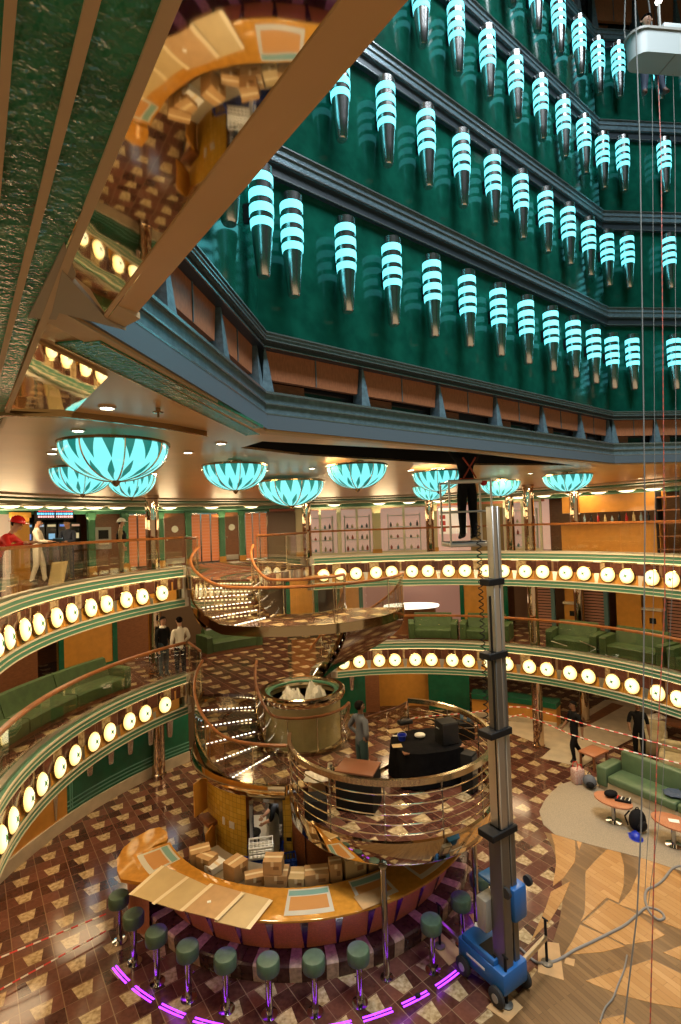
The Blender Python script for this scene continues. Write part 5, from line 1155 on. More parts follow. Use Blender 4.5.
MB().ball((0, 0, .24), .24, 16, 0, (.85, .62, 1.0)).build('body', m_blackw, t, False); MB().ball((0, -.13, .17), .13, 12, 0, (1, .5, .9)).build('pocket', m_black, t, False)
for s in (-1, 1): MB().tube([(s*.09, .13, .4), (s*.13, .22, .25), (s*.12, .15, .08)], .018, 6).build('strap', m_black, t, False)
MB().tube([(-.04, 0, .47), (-.03, 0, .52), (.03, 0, .52), (.04, 0, .47)], .01, 6).build('handle', m_black, t, False)
def helmet_geo(parent, c, s, m, world=False):
    pr = [(.125*cos(a), .125*sin(a)) for a in [0, .25, .5, .75, 1.0, 1.25, 1.45, pi/2]]
    o = MB(); o.lathe([(.145*s, -.012*s), (.15*s, -.004*s)]+[(r*s, z*s) for r, z in pr], c, 24, M=Matrix.Diagonal((.92, 1.1, 1, 1))); o.box((c[0], c[1]+.15*s, c[2]-.006*s), (.16*s, .08*s, .012*s)); return o
p = W(636, 838, .014); t = thing('safety_helmet', 'bright blue safety helmet on the carpet before the backpack', 'helmet', p); helmet_geo(t, (0, 0, .01), 1.0, m_bluep).build('shell', m_bluep, t, False); MB().tube([(-.03, 0, .135), (0, .05, .14), (.03, 0, .135)], .008, 6).build('ridge', m_bluep, t, False)
p = W(578, 783, .012); t = thing('striped_bag', 'pink and white checked bag at the arm of the lounge sofa', 'bag', p, .2)
MB().rbox((0, 0, .2), (.3, .24, .4), b=.05).build('body', mat('checked_bag', (.5, .22, .18), .7, noise=.6, nscale=26, col2=(.62, .5, .42)), t, False)
for s in (-1, 1): MB().tube([(-.08, s*.09, .39), (-.05, s*.09, .52), (.05, s*.09, .52), (.08, s*.09, .39)], .012, 6).build('handle', m_red, t, False)
p = W(590, 788, .012); t = thing('rucksack', 'grey and black rucksack beside the checked bag', 'backpack', p, -.5); MB().ball((0, 0, .17), .17, 14, 0, (1, .8, 1)).build('body', mat('rucksack_grey', (.1, .11, .13), .7), t, False); MB().ball((.02, -.12, .13), .1, 12, 0, (1, .6, .9)).build('pocket', m_black, t, False); MB().tube([(-.05, .08, .32), (0, .1, .38), (.05, .08, .32)], .012, 6).build('strap', m_black, t, False)
pj = Ps+ds*2.15+nb*.36
crumple((pj.x, pj.y, .52), .28, .2, .14, 6, 'jacket', 'grey and white jacket thrown on the seat of the lounge sofa', mat('jacket_cloth', (.3, .3, .32), .8, noise=.7, nscale=14, col2=(.6, .57, .5)), 'jacket')
crumple((pj.x-ds.x*.5, pj.y-ds.y*.5,   .5), .22, .2, .05, 2, 'blue_cloth', 'dark blue cloth on the sofa seat next to the jacket', mat('blue_cloth', (.04, .06, .1), .8), 'cloth')
# things behind the sofa: cushioned armchairs under dust covers, a brown table
for i, (x, y, lab) in enumerate(((652, 752, 'armchair under a cream dust cover behind the sofa, nearer the walking man'), (678, 778, 'armchair under a cream dust cover at the right edge behind the sofa'))):
    p = W(x, y, 0); t = thing('armchair', lab, 'armchair', p, -.6); MB().rbox((0, 0, .3), (.75, .72, .58), b=.14, seg=4).build('seat', mat('dust_cover', (.42, .36, .22), .8, noise=.2, nscale=5), t, False); MB().rbox((0, .3, .62), (.75, .18, .5), b=.08, seg=4).build('backrest', MATS['dust_cover'], t, False)
    for s in (-1, 1): MB().rbox((s*.34, -.02, .5), (.14, .6, .28), b=.06, seg=3).build('arm', MATS['dust_cover'], t, False)
p = W(686, 726, .6); t = thing('long_table', 'long brown table behind the covered armchairs', 'table', (p.x, p.y, 0), -.9); MB().rbox((0, 0, .6), (2.2, .6, .05), b=.01).build('table_top', m_brown, t, False); 
for x in (-.9, .9):
    for y in (-.22, .22): MB().tube([(x, y, 0), (x, y, .58)], .03, 8).build('leg', m_brown, t, False)
crumple((p.x-.55, p.y+.7, .64), .3, .22, .12, 9, 'white_wrapping', 'white plastic wrapping on the end of the long brown table', m_plastic, 'plastic sheet')
p = W(592, 775, .012); t = thing('side_table', 'low brown box table between the sofa arm and the walking man', 'table', (p.x+.3, p.y+.5, .012), atan2(ds.y, ds.x)); MB().rbox((0, 0, .42), (.5, .7, .05), b=.01).build('table_top', m_redwood, t, False)
for x in (-.2, .2):
    for y in (-.3, .3): MB().box((x, y, .2), (.05, .05, .4)).build('leg', m_brown, t, False)
# =================================================================== MAST LIFT
LB = Vector((2.17, 8.08, 0)); rzl = atan2(-.84, .54)
t = thing('mast_lift', 'blue personnel lift with a tall telescopic mast and basket', 'lift', LB, rzl)
q = MB(); q.rbox((-.14, 0, .34), (.92, .54, .32), b=.04, seg=2); q.build('chassis', m_blue, t, False)
MB().rbox((-.2, 0, .52), (.66, .5, .12), b=.03).build('hood', m_blue, t, False)
MB().box((-.05, -.06, .584), (.3, .28, .008)).build('recess', m_black, t, False)
MB().box((-.45, .1, .583), (.18, .08, .006), .5).build('warning_label', m_paper, t, False); MB().box((-.2, -.293, .38), (.36, .006, .035)).build('name_strip', m_white, t, False)
for x in (-.46, .2):
    for y in (-.3, .3):
        w = MB(); w.lathe([(.0, -.035), (.12, -.035), (.14, -.02), (.14, .02), (.12, .035), (0, .035)], (x, y, .14), 20, M=Matrix.Rotation(R(90), 4, 'X')); wo = w.build('wheel', m_rubber, t, False)
        MB().lathe([(.06, -.041), (.06, .041), (0, .042)], (x, y, .14), 14, M=Matrix.Rotation(R(90), 4, 'X')).build('hub', m_gray, wo, False)
mx = .15
for k, (w, z0, z1, m) in enumerate(((.50, .2, 2.5, m_alud), (.43, .5, 3.95, m_alu), (.37, .7, 5.1, m_alud), (.32, .9, 6.2, m_alu), (.27, 1.2, 7.3, m_alu))):
    yo = .035*(k-2)
    o = MB(); o.rbox((mx, yo, (z0+z1)/2), (w*.5, w*.34, z1-z0), b=.012, seg=1); o.rbox((mx, yo+w*.4, (z0+z1)/2), (w*.42, w*.22, z1-z0), b=.01, seg=1); o.box((mx, yo+w*.22, (z0+z1)/2), (w*.2, w*.2, z1-z0-.02))
    pass
    o.build('mast_section', m, t, False)
    if k < 4: MB().rbox((mx, yo, z1-.05), (w*.6, w*1.1, .1), b=.01, seg=1).build('mast_collar', m_black, t, False)
MB().box((mx+.06, -.1, 3.2), (.02, .03, 5.5)).build('cable_track', m_black, t, False)
MB().rbox((mx+.02, .17, 1.35), (.32, .3, .5), b=.05).build('carriage', m_blue, t, False); MB().rbox((mx-.22, .02, 1.62), (.3, .34, .05), b=.02).build('carriage_shelf', m_blue, t, False)
for y in (-.12, .36): MB().lathe([(0, -.025), (.075, -.025), (.075, .025), (0, .025)], (mx+.16, y, 1.62), 16, M=Matrix.Rotation(R(90), 4, 'X')).build('guide_roller', m_rubber, t, False)
cb = MB().rbox((mx-.22, -.12, 1.15), (.2, .3, .48), b=.03).build('control_box', m_gray, t, False); MB().box((mx-.323, -.12, 1.2), (.006, .16, .26)).build('control_label', m_paper, cb, False)
cp = [(mx-.1, -.12+.035*cos(a*1.0), 1.9+a*.052) for a in [k*.8 for k in range(112)]]
MB().tube([(mx-.16+.035*cos(k*1.3), -.05+.035*sin(k*1.3), 4.0+k*.0205) for k in range(150)], .009, 5).build('coiled_cable', m_black, t, False)
# outriggers
inv = (Matrix.Translation(LB) @ Matrix.Rotation(rzl, 4, 'Z')).inverted()
def outrig(px, py, root):
    tip = inv @ W(px, py, 0); tip.z = 0; a = Vector((root[0], root[1], .42)); b = Vector((tip.x, tip.y, .42))
    o = MB(); d = (b-a); L = d.length; rz = atan2(d.y, d.x); o.rbox((a+b)/2, (L, .06, .07), rz, 0, .008, 1); ob = o.build('outrigger', m_silver, t, False)
    MB().tube([(b.x, b.y, .02), (b.x, b.y, .7)], .022, 8).tube([(b.x-.05, b.y, .7), (b.x+.05, b.y, .7)], .014, 6).build('jack_screw', m_black, ob, False)
    MB().lathe([(.09, .012), (.09, .03), (.03, .05), (0, .05)], (b.x, b.y, 0), 18).build('foot_pad', m_alud, ob, False)
outrig(440, 947, (-.42, -.24)); outrig(547, 964, (.24, .24)); outrig(507, 1006, (.28, -.24)); outrig(493, 927, (-.5, .24))
def boardpx(pts, nm, label, z=.005): 
    P_ = [W(x, y, 0) for x, y in pts]; tag(MB().prism(P_, z, z+.006).build(nm, m_card), label, 'cardboard')
boardpx([(431, 945), (441, 933), (465, 955), (449, 966)], 'cardboard_pad', 'cardboard under the left outrigger of the lift'); boardpx([(538, 941), (559, 944), (564, 981), (538, 973)], 'cardboard_pad', 'cardboard under the right outrigger of the lift'); boardpx([(505, 991), (523, 1008), (508, 1023), (486, 1008)], 'cardboard_pad', 'cardboard under the front outrigger of the lift')
boardpx([(469, 915), (484, 911), (486, 926), (474, 924)], 'cardboard_pad', 'torn cardboard under the rear outrigger of the lift'); boardpx([(566, 958), (575, 960), (574, 967), (564, 964)], 'cardboard_scrap', 'small cardboard scrap right of the outrigger pad')
# basket
Bc = WY(467, 541, 8.6); t = thing('lift_basket', 'open railed work basket at the top of the mast', 'basket', (Bc.x, Bc.y, 6.74), .05)
MB().rbox((0, 0, -.03), (.72, .6, .07), b=.015).build('floor_plate', m_alu, t, False); MB().box((0, 0, .012), (.66, .54, .012)).build('floor_mat', m_black, t, False)
for x in (-.34, .34):
    for y in (-.28, .28): MB().tube([(x, y, 0), (x, y, 1.0)], .018, 8).build('upright', m_alu, t, False)
for z in (.5, 1.0): MB().tube([(-.34, -.28, z), (.34, -.28, z), (.34, .28, z), (-.34, .28, z)], .016, 8, closed=True).build('guard_rail', m_alu, t, False)
MB().rbox((-.05, -.25, .98), (.5, .1, .05), b=.015).build('tool_tray', m_white, t, False); MB().ball((.32, .0, .98), .06, 10).build('control_knob', m_redh, t, False)
# =================================================================== GONDOLA, ROPES, CABLES, TAPES
Gp = WY(672, 52, 8.5); t = thing('gondola', 'grey round ended work cradle hanging in the shaft at upper right', 'gondola', Gp, .12)
def pill(L, w, z0, z1, n=12): 
    pts = [(-L/2+w/2*cos(a), w/2*sin(a)) for a in [pi/2+pi*k/n for k in range(n+1)]]+[(L/2+w/2*cos(a), w/2*sin(a)) for a in [-pi/2+pi*k/n for k in range(n+1)]]; return MB().prism([Vector((x, y, 0)) for x, y in pts], z0, z1)
m_gond = mat('gondola_paint', (.42, .46, .46), .45)
pill(1.15, .4, -.22, .16).build('hull', m_gond, t, False); pill(1.19, .44, .16, .2).build('rim', m_gray, t, False); MB().rbox((.0, .0, .28), (.5, .3, .16), b=.03).build('motor_box', m_gond, t, False)
MB().box((-.1, 0, -.224), (.02, .38, .008)).box((.35, 0, -.224), (.02, .38, .008)).build('seam', m_gray, t, False)
MB().ball((-.3, -.12, .72), .05, 10).build('work_lamp', m_spot, t, False); MB().tube([(-.3, -.12, .18), (-.3, -.12, .7)], .02, 8).build('lamp_stem', m_gray, t, False)
for x in (-.22, .4): MB().tube([(x, .0, .2), (x, .0, 5.6)], .01, 6).build('hoist_cable', m_rope, t, False)
def hang(nm, label, pts, r, m, n=6):
    P_ = [WY(x, y, d) for x, y, d in pts]; return tag(MB().tube(P_, r, n).build(nm, m, origin=tuple(P_[-1])), label, 'rope')
hang('hanging_rope', 'pale rope hanging full height at the right, leftmost of the ropes', [(634, -30, 8.0), (640, 150, 8.0), (645, 512, 7.9), (643, 736, 7.6), (641, 830, 7.5), (637, 915, 7.35), (624, 1023, 7.25)], .01, m_rope)
hang('hanging_rope', 'red flecked rope hanging to the floor at the right', [(658, 76, 8.5), (661, 150, 8.4), (665, 600, 7.9), (657, 750, 7.7), (650, 1030, 7.2)], .008, m_ropeR)
hang('hanging_rope', 'thin grey line at the far right beside the red rope', [(673, 74, 8.5), (675, 150, 8.4), (676, 512, 8.0), (662, 800, 7.7), (648, 905, 7.5)], .004, m_rope)
hang('hanging_rope', 'thin grey line just left of the red rope', [(652, 76, 8.5), (655, 500, 8.0), (650, 800, 7.7), (645, 890, 7.6)], .004, m_rope)
def floorcable(nm, label, pts, r, m, z=.02):
    P_ = [W(x, y, z) for x, y in pts]; Q = []
    for i in range(len(P_)-1):
        a, b, c, d = P_[max(0, i-1)], P_[i], P_[i+1], P_[min(len(P_)-1, i+2)]
        for k in range(6):
            u = k/6; Q.append(.5*((2*b)+(c-a)*u+(2*a-5*b+4*c-d)*u*u+(3*b-a-3*c+d)*u**3))
    Q.append(P_[-1]); return tag(MB().tube(Q, r, 8).build(nm, m), label, 'cable')
floorcable('power_cable', 'thick grey cable snaking across the dance floor from the lift', [(548, 962), (552, 962), (560, 959), (575, 950), (592, 942), (608, 934), (625, 925), (638, 914), (646, 908), (655, 909), (662, 913), (664, 918), (659, 920), (652, 915), (647, 907), (645, 898), (647, 890), (655, 886), (663, 880), (672, 869), (681, 866), (690, 868)], .022, m_cable)
floorcable('power_cable', 'thin grey line curling on the dance floor at the bottom right', [(600, 1022), (605, 1008), (613, 998), (618, 985), (624, 970), (627, 955)], .012, m_cable)
floorcable('power_cable', 'grey cable drooping from the lift control box to the floor', [(520, 948), (536, 962), (548, 962)], .02, m_cable)
def barrier(label, pts, r=.015):
    P_ = [WY(x, y, d) for x, y, d in pts]; Q = []
    for a, b in zip(P_, P_[1:]): Q += [a+(b-a)*k/8 for k in range(8)]
    Q.append(P_[-1]); tag(MB().tube(Q, r, 4).build('barrier_tape', m_tapeRW), label, 'tape')
barrier('upper red and white barrier tape running right from the mirrored column', [(524, 707, 16.0), (540, 711, 15.5), (588, 725, 14.4), (629, 735.5, 13.8), (690, 752, 13.0)]); barrier('lower red and white barrier tape running right from the mirrored column', [(524, 716, 16.0), (540, 721, 15.5), (571, 734.5, 14.6), (612, 747, 13.8), (690, 766, 13.0)])
barrier('upper red and white barrier tape running left behind the bandstand', [(524, 707, 16.0), (505, 707, 16.2), (470, 713, 16), (430, 716, 16.2), (400, 720, 16.5)]); barrier('lower red and white barrier tape running left behind the bandstand', [(524, 714, 16.0), (505, 718, 15.6), (470, 727, 15.0), (440, 732, 14.8)])
a, b = W(106, 914, .42), W(-6, 960, .42); tag(MB().tube([a+(b-a)*k/20 for k in range(21)], .014, 4).build('barrier_tape', m_tapeRW), 'upper red and white tape tied to the leftmost stool', 'tape')
a, b = W(106, 931, .08), W(-6, 993, .08); tag(MB().tube([a+(b-a)*k/20 for k in range(21)], .014, 4).build('barrier_tape', m_tapeRW), 'lower red and white tape tied to the leftmost stool', 'tape')
p = W(466, 738, ZP); t = thing('flight_case', 'slim black case at the back right of the bandstand under two water bottles', 'case', p); MB().rbox((0, 0, .2), (.36, .3, .4), b=.01).build('body', m_black, t, False); MB().box((0, 0, .3), (.365, .305, .015)).build('lid_seam', m_silver, t, False)
for i, dx in enumerate((-.08, .08)):
    b_ = thing('water_bottle', f'{"left" if i==0 else "right"} clear blue water bottle on the slim black case', 'bottle', p+Vector((dx, 0, .403))); MB().lathe([(.035, 0), (.04, .02), (.04, .17), (.015, .22), (.015, .24), (0, .24)], (0, 0, 0), 16).build('bottle', m_waterblue, b_, False); MB().lathe([(.018, .235), (.018, .26), (0, .26)], (0, 0, 0), 12).build('cap', m_bluep, b_, False)
p = W(418, 998, .0); tag(MB().ball(p+Vector((0, 0, .035)), .04, 10, 0, (1.2, 1, .85)).build('crumpled_scrap', m_black), 'small dark scrap lying on the floor tiles before the bar', 'scrap')
# leaning board by the white painter
pb = W(29, 596, ZB+.02); t = thing('leaning_board', 'tan board leaning behind the glass railing before the man in white', 'board', pol(C0, RB+.42, degrees(atan2(pb.y-C0[1], pb.x-C0[0])), ZB+.002), R(degrees(atan2(pb.y-C0[1], pb.x-C0[0]))+90))
MB().box((0, .0, .36), (.5, .02, .74), M=Matrix.Rotation(R(-12), 4, 'X')).build('board', m_card2, t, False); MB().box((.1, .06, .1), (.2, .05, .2), M=Matrix.Rotation(R(-12), 4, 'X')).build('prop', m_gray, t, False)
# =================================================================== PEOPLE
def person(label, loc, rz, J=None, top=m_grayw, bottom=m_jean, skin=m_skin, shoe=m_shoe, hair=m_hair, sleeves=True, h=1.75, helmet=None, look=0.0, extra=None, head_off=(0, 0, 0), hide_legs=False):
    j = dict(pelvis=(0, 0, .93), waist=(0, .005, 1.07), chest=(0, .01, 1.27), neckb=(0, -.01, 1.43), neck=(0, .0, 1.5), head0=(0, .02, 1.565), head1=(0, .025, 1.64), headt=(0, .015, 1.70),
             hl=(-.085, 0, .9), kl=(-.095, .015, .5), al=(-.1, -.01, .09), hel=(-.1, -.05, .045), tl=(-.11, .15, .035), hr=(.085, 0, .9), kr=(.095, .015, .5), ar=(.1, -.01, .09), her=(.1, -.05, .045), tr=(.11, .15, .035),
             sl=(-.175, -.005, 1.39), el=(-.24, -.02, 1.11), wl=(-.25, .07, .87), pl=(-.25, .1, .8), sr=(.175, -.005, 1.39), er=(.24, -.02, 1.11), wr=(.25, .07, .87), pr=(.25, .1, .8))
    if J: j.update(J)
    j = {k: Vector(v)*(h/1.75) for k, v in j.items()}
    ho = Vector(head_off)
    for k in ('head0', 'head1', 'headt'): j[k] += ho*{'head0': .35, 'head1': .8, 'headt': 1.1}[k]
    Rr = dict(pelvis=.118, waist=.112, chest=.13, neckb=.07, neck=.05, head0=.068, head1=.088, headt=.058, hl=.09, kl=.058, al=.042, hel=.035, tl=.032, hr=.09, kr=.058, ar=.042, her=.035, tr=.032, sl=.062, el=.043, wl=.03, pl=.034, sr=.062, er=.043, wr=.03, pr=.034)
    E = [('pelvis', 'waist', 'T'), ('waist', 'chest', 'T'), ('chest', 'neckb', 'T'), ('neckb', 'neck', 'S'), ('neck', 'head0', 'S'), ('head0', 'head1', 'S'), ('head1', 'headt', 'S'),
         ('pelvis', 'hl', 'B'), ('hl', 'kl', 'B'), ('kl', 'al', 'B'), ('al', 'hel', 'F'), ('al', 'tl', 'F'), ('pelvis', 'hr', 'B'), ('hr', 'kr', 'B'), ('kr', 'ar', 'B'), ('ar', 'her', 'F'), ('ar', 'tr', 'F'),
         ('chest', 'sl', 'T'), ('sl', 'el', 'T'), ('el', 'wl', 'T' if sleeves else 'S'), ('wl', 'pl', 'S'), ('chest', 'sr', 'T'), ('sr', 'er', 'T'), ('er', 'wr', 'T' if sleeves else 'S'), ('wr', 'pr', 'S')]
    names = list(j); idx = {k: i for i, k in enumerate(names)}
    vs = [j[k] for k in names]; fat = dict(hl=1.12, hr=1.12, kl=1.3, kr=1.3, al=1.3, ar=1.3, sl=1.12, sr=1.12, el=1.25, er=1.25, chest=1.08, waist=1.1, pelvis=1.08); rad = [Rr[k]*fat.get(k, 1) for k in names]; ed = [(idx[a], idx[b]) for a, b, _ in E]; segs = [(j[a], j[b], min(Rr[a], Rr[b]), m) for a, b, m in E]; roots = [idx['pelvis']]
    def chain(pts, rs, m='S'):
        o = len(vs); vs.extend(pts); rad.extend(rs); ed.extend((o+i, o+i+1) for i in range(len(pts)-1)); roots.append(o); segs.extend((pts[i], pts[i+1], min(rs), m) for i in range(len(pts)-1))
    for s, w, p in ((-1, 'wl', 'pl'), (1, 'wr', 'pr')):
        d = (j[p]-j[w]).normalized(); fw = Vector((0, 1, 0)); side = d.cross(fw); side = side.normalized() if side.length > .1 else Vector((1, 0, 0)); spread = side.cross(d).normalized()
        curl = side*(-s)*.0
        for k, L in enumerate((.062, .072, .066, .05)):
            b0 = j[p]+spread*(.026-.0175*k); b1 = b0+d*(.02+L*.55)+spread*(.002-.001*k); b2 = b1+(d*.8+fw*.35).normalized()*L*.5
            chain([b0, b1, b2], [.0105, .0095, .008])
        b0 = j[w]+(j[p]-j[w])*.6+spread*.02; chain([b0, b0+(spread*.8+d*.6).normalized()*.035, b0+(spread*.6+d).normalized()*.06], [.012, .011, .009])
    hd = j['head1']; upv = (j['headt']-j['head0']).normalized(); fwd = Vector((sin(-look), cos(look), 0)); fwd = (fwd-upv*fwd.dot(upv)).normalized(); rt = fwd.cross(upv)
    chain([hd-upv*.005+fwd*.07, hd-upv*.03+fwd*.108], [.014, .017])                       # nose
    chain([hd-upv*.085+fwd*.06, hd-upv*.09+fwd*.085], [.03, .026])                        # chin
    for s in (-1, 1): chain([hd-upv*.02+rt*s*.075, hd+upv*.01+rt*s*.1-fwd*.01], [.014, .018])   # ears
    me = bpy.data.meshes.new('person'); me.from_pydata([tuple(v) for v in vs], ed, []); ob = bpy.data.objects.new('person', me); COL.objects.link(ob)
    md = ob.modifiers.new('s', 'SKIN'); md.use_smooth_shade = True; md.branch_smoothing = .6
    if not me.skin_vertices:
        bm = bmesh.new(); bm.from_mesh(me); bm.verts.layers.skin.verify(); bm.to_mesh(me); bm.free()
    for i, sv in enumerate(me.skin_vertices[0].data): sv.radius = (rad[i], rad[i]); sv.use_root = i in roots
    sub = ob.modifiers.new('u', 'SUBSURF'); sub.levels = 2; sub.render_levels = 2
    dg = bpy.context.evaluated_depsgraph_get(); m2 = bpy.data.meshes.new_from_object(ob.evaluated_get(dg)); ob.modifiers.clear(); ob.data = m2; bpy.data.meshes.remove(me)
    m2.materials.clear(); key = {'S': 0, 'T': 1, 'B': 2, 'F': 3}
    for m in (skin, top, bottom, shoe): m2.materials.append(m)
    mi = []
    for p in m2.polygons:
        c = p.center; best = None
        for a, b, r, m in segs:
            ab = b-a; L = ab.length_squared; u = max(0, min(1, (c-a).dot(ab)/L)) if L > 0 else 0; d = (c-a-ab*u).length-r*.6
            if best is None or d < best[0]: best = (d, m)
        mi.append(key[best[1]])
    m2.polygons.foreach_set('material_index', mi); m2.polygons.foreach_set('use_smooth', [True]*len(m2.polygons))
    ob.location = loc; ob.rotation_euler = (0, 0, rz); tag(ob, label, 'person'); WLOC[ob.name] = Vector(loc)
    Mh = Matrix((rt, fwd, upv)).transposed().to_4x4(); Mh.translation = hd
    for s in (-1, 1): MB().ball(Mh @ Vector((s*.034, .085, .012)), .012, 8).build('eye', m_black, ob, False)
    MB().box((0, 0, 0), (.045, .006, .009), M=Matrix.Translation(Mh @ Vector((0, .093, -.066))) @ Mh.to_3x3().to_4x4()).build('mouth', mat('lip', (.28, .1, .08), .5), ob, False)
    if hair:
        o = MB(); o.ball((0, -.012, .012), .1, 18, 0, (.93, 1.02, .98)); keep = []
        o.v = [Vector((v.x, v.y, max(v.z, .03+.3*max(0, v.y) if v.y > -.02 else -.055))) for v in o.v]; o.v = [Mh @ v for v in o.v]; o.build('hair', hair, ob, False)
    if helmet:
        g = helmet_geo(None, (0, -.005, .035), .98, helmet); g.v = [Mh @ v for v in g.v]; g.build('helmet', helmet, ob, False)
    if extra: extra(ob, j, Mh)
    return ob
def vest(m):
    def f(ob, j, Mh):
        a, b = j['waist'], j['chest']; o = MB(); prof = [(.135, -.08), (.15, .0), (.155, .12), (.15, .2), (.1, .3)]
        o.lathe([(r, z) for r, z in prof]+[(r-.012, z) for r, z in prof[::-1]], (a.x, a.y, a.z), 20); o.build('vest', m, ob, False)
    return f
arm_fwd = dict(el=(-.22, .08, 1.12), wl=(-.12, .28, 1.1), pl=(-.09, .34, 1.1), er=(.22, .08, 1.12), wr=(.12, .28, 1.1), pr=(.09, .34, 1.1))
walk = dict(kl=(-.09, .16, .53), al=(-.09, .1, .12), hel=(-.09, .06, .07), tl=(-.095, .24, .06), kr=(.09, -.06, .48), ar=(.09, -.3, .13), her=(.09, -.34, .1), tr=(.095, -.2, .035), wl=(-.26, -.06, .88), pl=(-.26, -.07, .81), el=(-.24, -.08, 1.12), er=(.24, .05, 1.12), wr=(.25, .2, .93), pr=(.25, .25, .88))
# upper deck
p = W(38, 584, ZB); person('man in white overalls walking behind the glass railing, head bent', p, R(-75), {**arm_fwd, 'kl': (-.09, .1, .5), 'al': (-.09, .14, .09), 'hel': (-.09, .1, .045), 'tl': (-.1, .29, .035), 'kr': (.09, 0, .5), 'ar': (.09, -.14, .1), 'her': (.09, -.18, .06), 'tr': (.1, .01, .035)}, m_whitecl, m_whitecl, h=1.78, head_off=(0, .03, -.02))
def clip(ob, j, Mh): MB().rbox((.02, .38, 1.12), (.24, .02, .3), 0, 0, .005, 1, M=Matrix.Rotation(R(-60), 4, 'X')).build('blue_clipboard', mat('clipboard_blue', (.02, .1, .2), .4), ob, False)
person('man in grey overalls reading a blue clipboard by the arcade bay', W(69, 580, ZB), R(178), arm_fwd, m_navy, m_navy, h=1.74, extra=clip, head_off=(0, .04, -.02))
person('man in white helmet and black vest facing the orange shutter', W(122, 573, ZB), R(-70), None, m_khaki, m_khaki, helmet=m_white, extra=vest(m_blackw), hair=m_hair, h=1.72)
lean = dict(waist=(0, .06, 1.05), chest=(0, .2, 1.2), neckb=(0, .3, 1.32), neck=(0, .35, 1.39), head0=(0, .4, 1.45), head1=(0, .43, 1.52), headt=(0, .43, 1.58), sl=(-.175, .27, 1.28), sr=(.175, .27, 1.28), el=(-.25, .4, 1.09), wl=(-.16, .6, 1.16), pl=(-.12, .66, 1.17), er=(.25, .42, 1.09), wr=(.2, .64, 1.16), pr=(.18, .71, 1.17))
aR = cylang(-2, 560, C0, RB+.75); pr_ = pol(C0, RB+.82, aR, ZB); person('worker in red jacket and red helmet leaning on the handrail at the left edge', pr_, R(aR+90), lean, m_red, m_navy, helmet=m_redh, h=1.76)
# middle deck
collar = lambda ob, j, Mh: MB().lathe([(.085, -.02), (.1, .0), (.075, .05), (.065, .05)], (0, -.005, j['neckb'].z), 18, cap=False).build('white_collar', m_whitecl, ob, False)
person('man in dark jacket with white collar facing the man in the pale shirt', W(164, 677, ZA), R(-120), None, m_blackw, m_jean, extra=collar, h=1.74)
person('man in pale shirt and dark trousers seen from behind on the lower balcony', W(181, 679, ZA), R(40), dict(er=(.28, .02, 1.13), wr=(.2, .16, 1.0), pr=(.15, .2, .99)), m_whitecl, m_blackw, h=1.76)
# bandstand, kiosk, floor
person('man with hands on hips on the bandstand looking up', WY(363, 785, 10.5)*1, R(-60), dict(el=(-.33, -.08, 1.14), wl=(-.17, .03, 1.0), pl=(-.12, .06, .98), er=(.33, -.08, 1.14), wr=(.17, .03, 1.0), pr=(.12, .06, .98)), m_grayw, m_teals, h=1.74, head_off=(0, -.045, -.01), skin=m_skin2).location.z = ZP
pk = pol(K0, 1.66, (KD0+KD1)/2+3.5, .035); person('person in black bending inside the kiosk doorway', pk, R(100), dict(waist=(0, .06, 1.03), chest=(0, .18, 1.17), neckb=(0, .3, 1.27), neck=(0, .36, 1.31), head0=(0, .42, 1.34), head1=(0, .47, 1.38), headt=(0, .5, 1.42), sl=(-.175, .24, 1.24), sr=(.175, .24, 1.24), el=(-.24, .3, .99), wl=(-.16, .45, .9), pl=(-.14, .5, .86), er=(.24, .3, .99), wr=(.16, .45, .9), pr=(.14, .5, .86)), m_blackw, m_navy, h=1.6, sleeves=False)
person('man in black walking past the tape on the cream stone', W(576, 762, .01), R(100), walk, m_blackw, m_blackw, sleeves=False, h=1.76, skin=m_skin2)
person('man in black tee shirt standing by the covered armchair at right', W(640, 762, 0), R(160), dict(er=(.25, .03, 1.13), wr=(.24, .17, .98), pr=(.23, .22, .94)), m_blackw, m_blackw, sleeves=False, h=1.76, skin=m_skin2)
# lift worker in the basket
def harness(ob, j, Mh):
    o = MB(); 
    for s in (-1, 1): o.tube([(s*.11, -.14, 1.36), (0, -.15, 1.2), (-s*.11, -.135, 1.02)], .013, 6)
    o.build('harness_strap', mat('harness_red', (.35, .05, .02), .6), ob, False); MB().lathe([(.135, -.02), (.142, 0), (.135, .02)], (0, .0, 1.0), 20).build('belt', MATS['harness_red'], ob, False)
person('worker in black with red harness standing in the lift basket, head in the ceiling', (Bc.x+.04, Bc.y+.03, 6.77), R(10), dict(el=(-.22, .12, 1.5), wl=(-.14, .2, 1.68), pl=(-.13, .22, 1.74), er=(.22, .12, 1.5), wr=(.14, .18, 1.66), pr=(.13, .19, 1.72)), m_blackw, m_blackw, h=1.76, extra=harness)
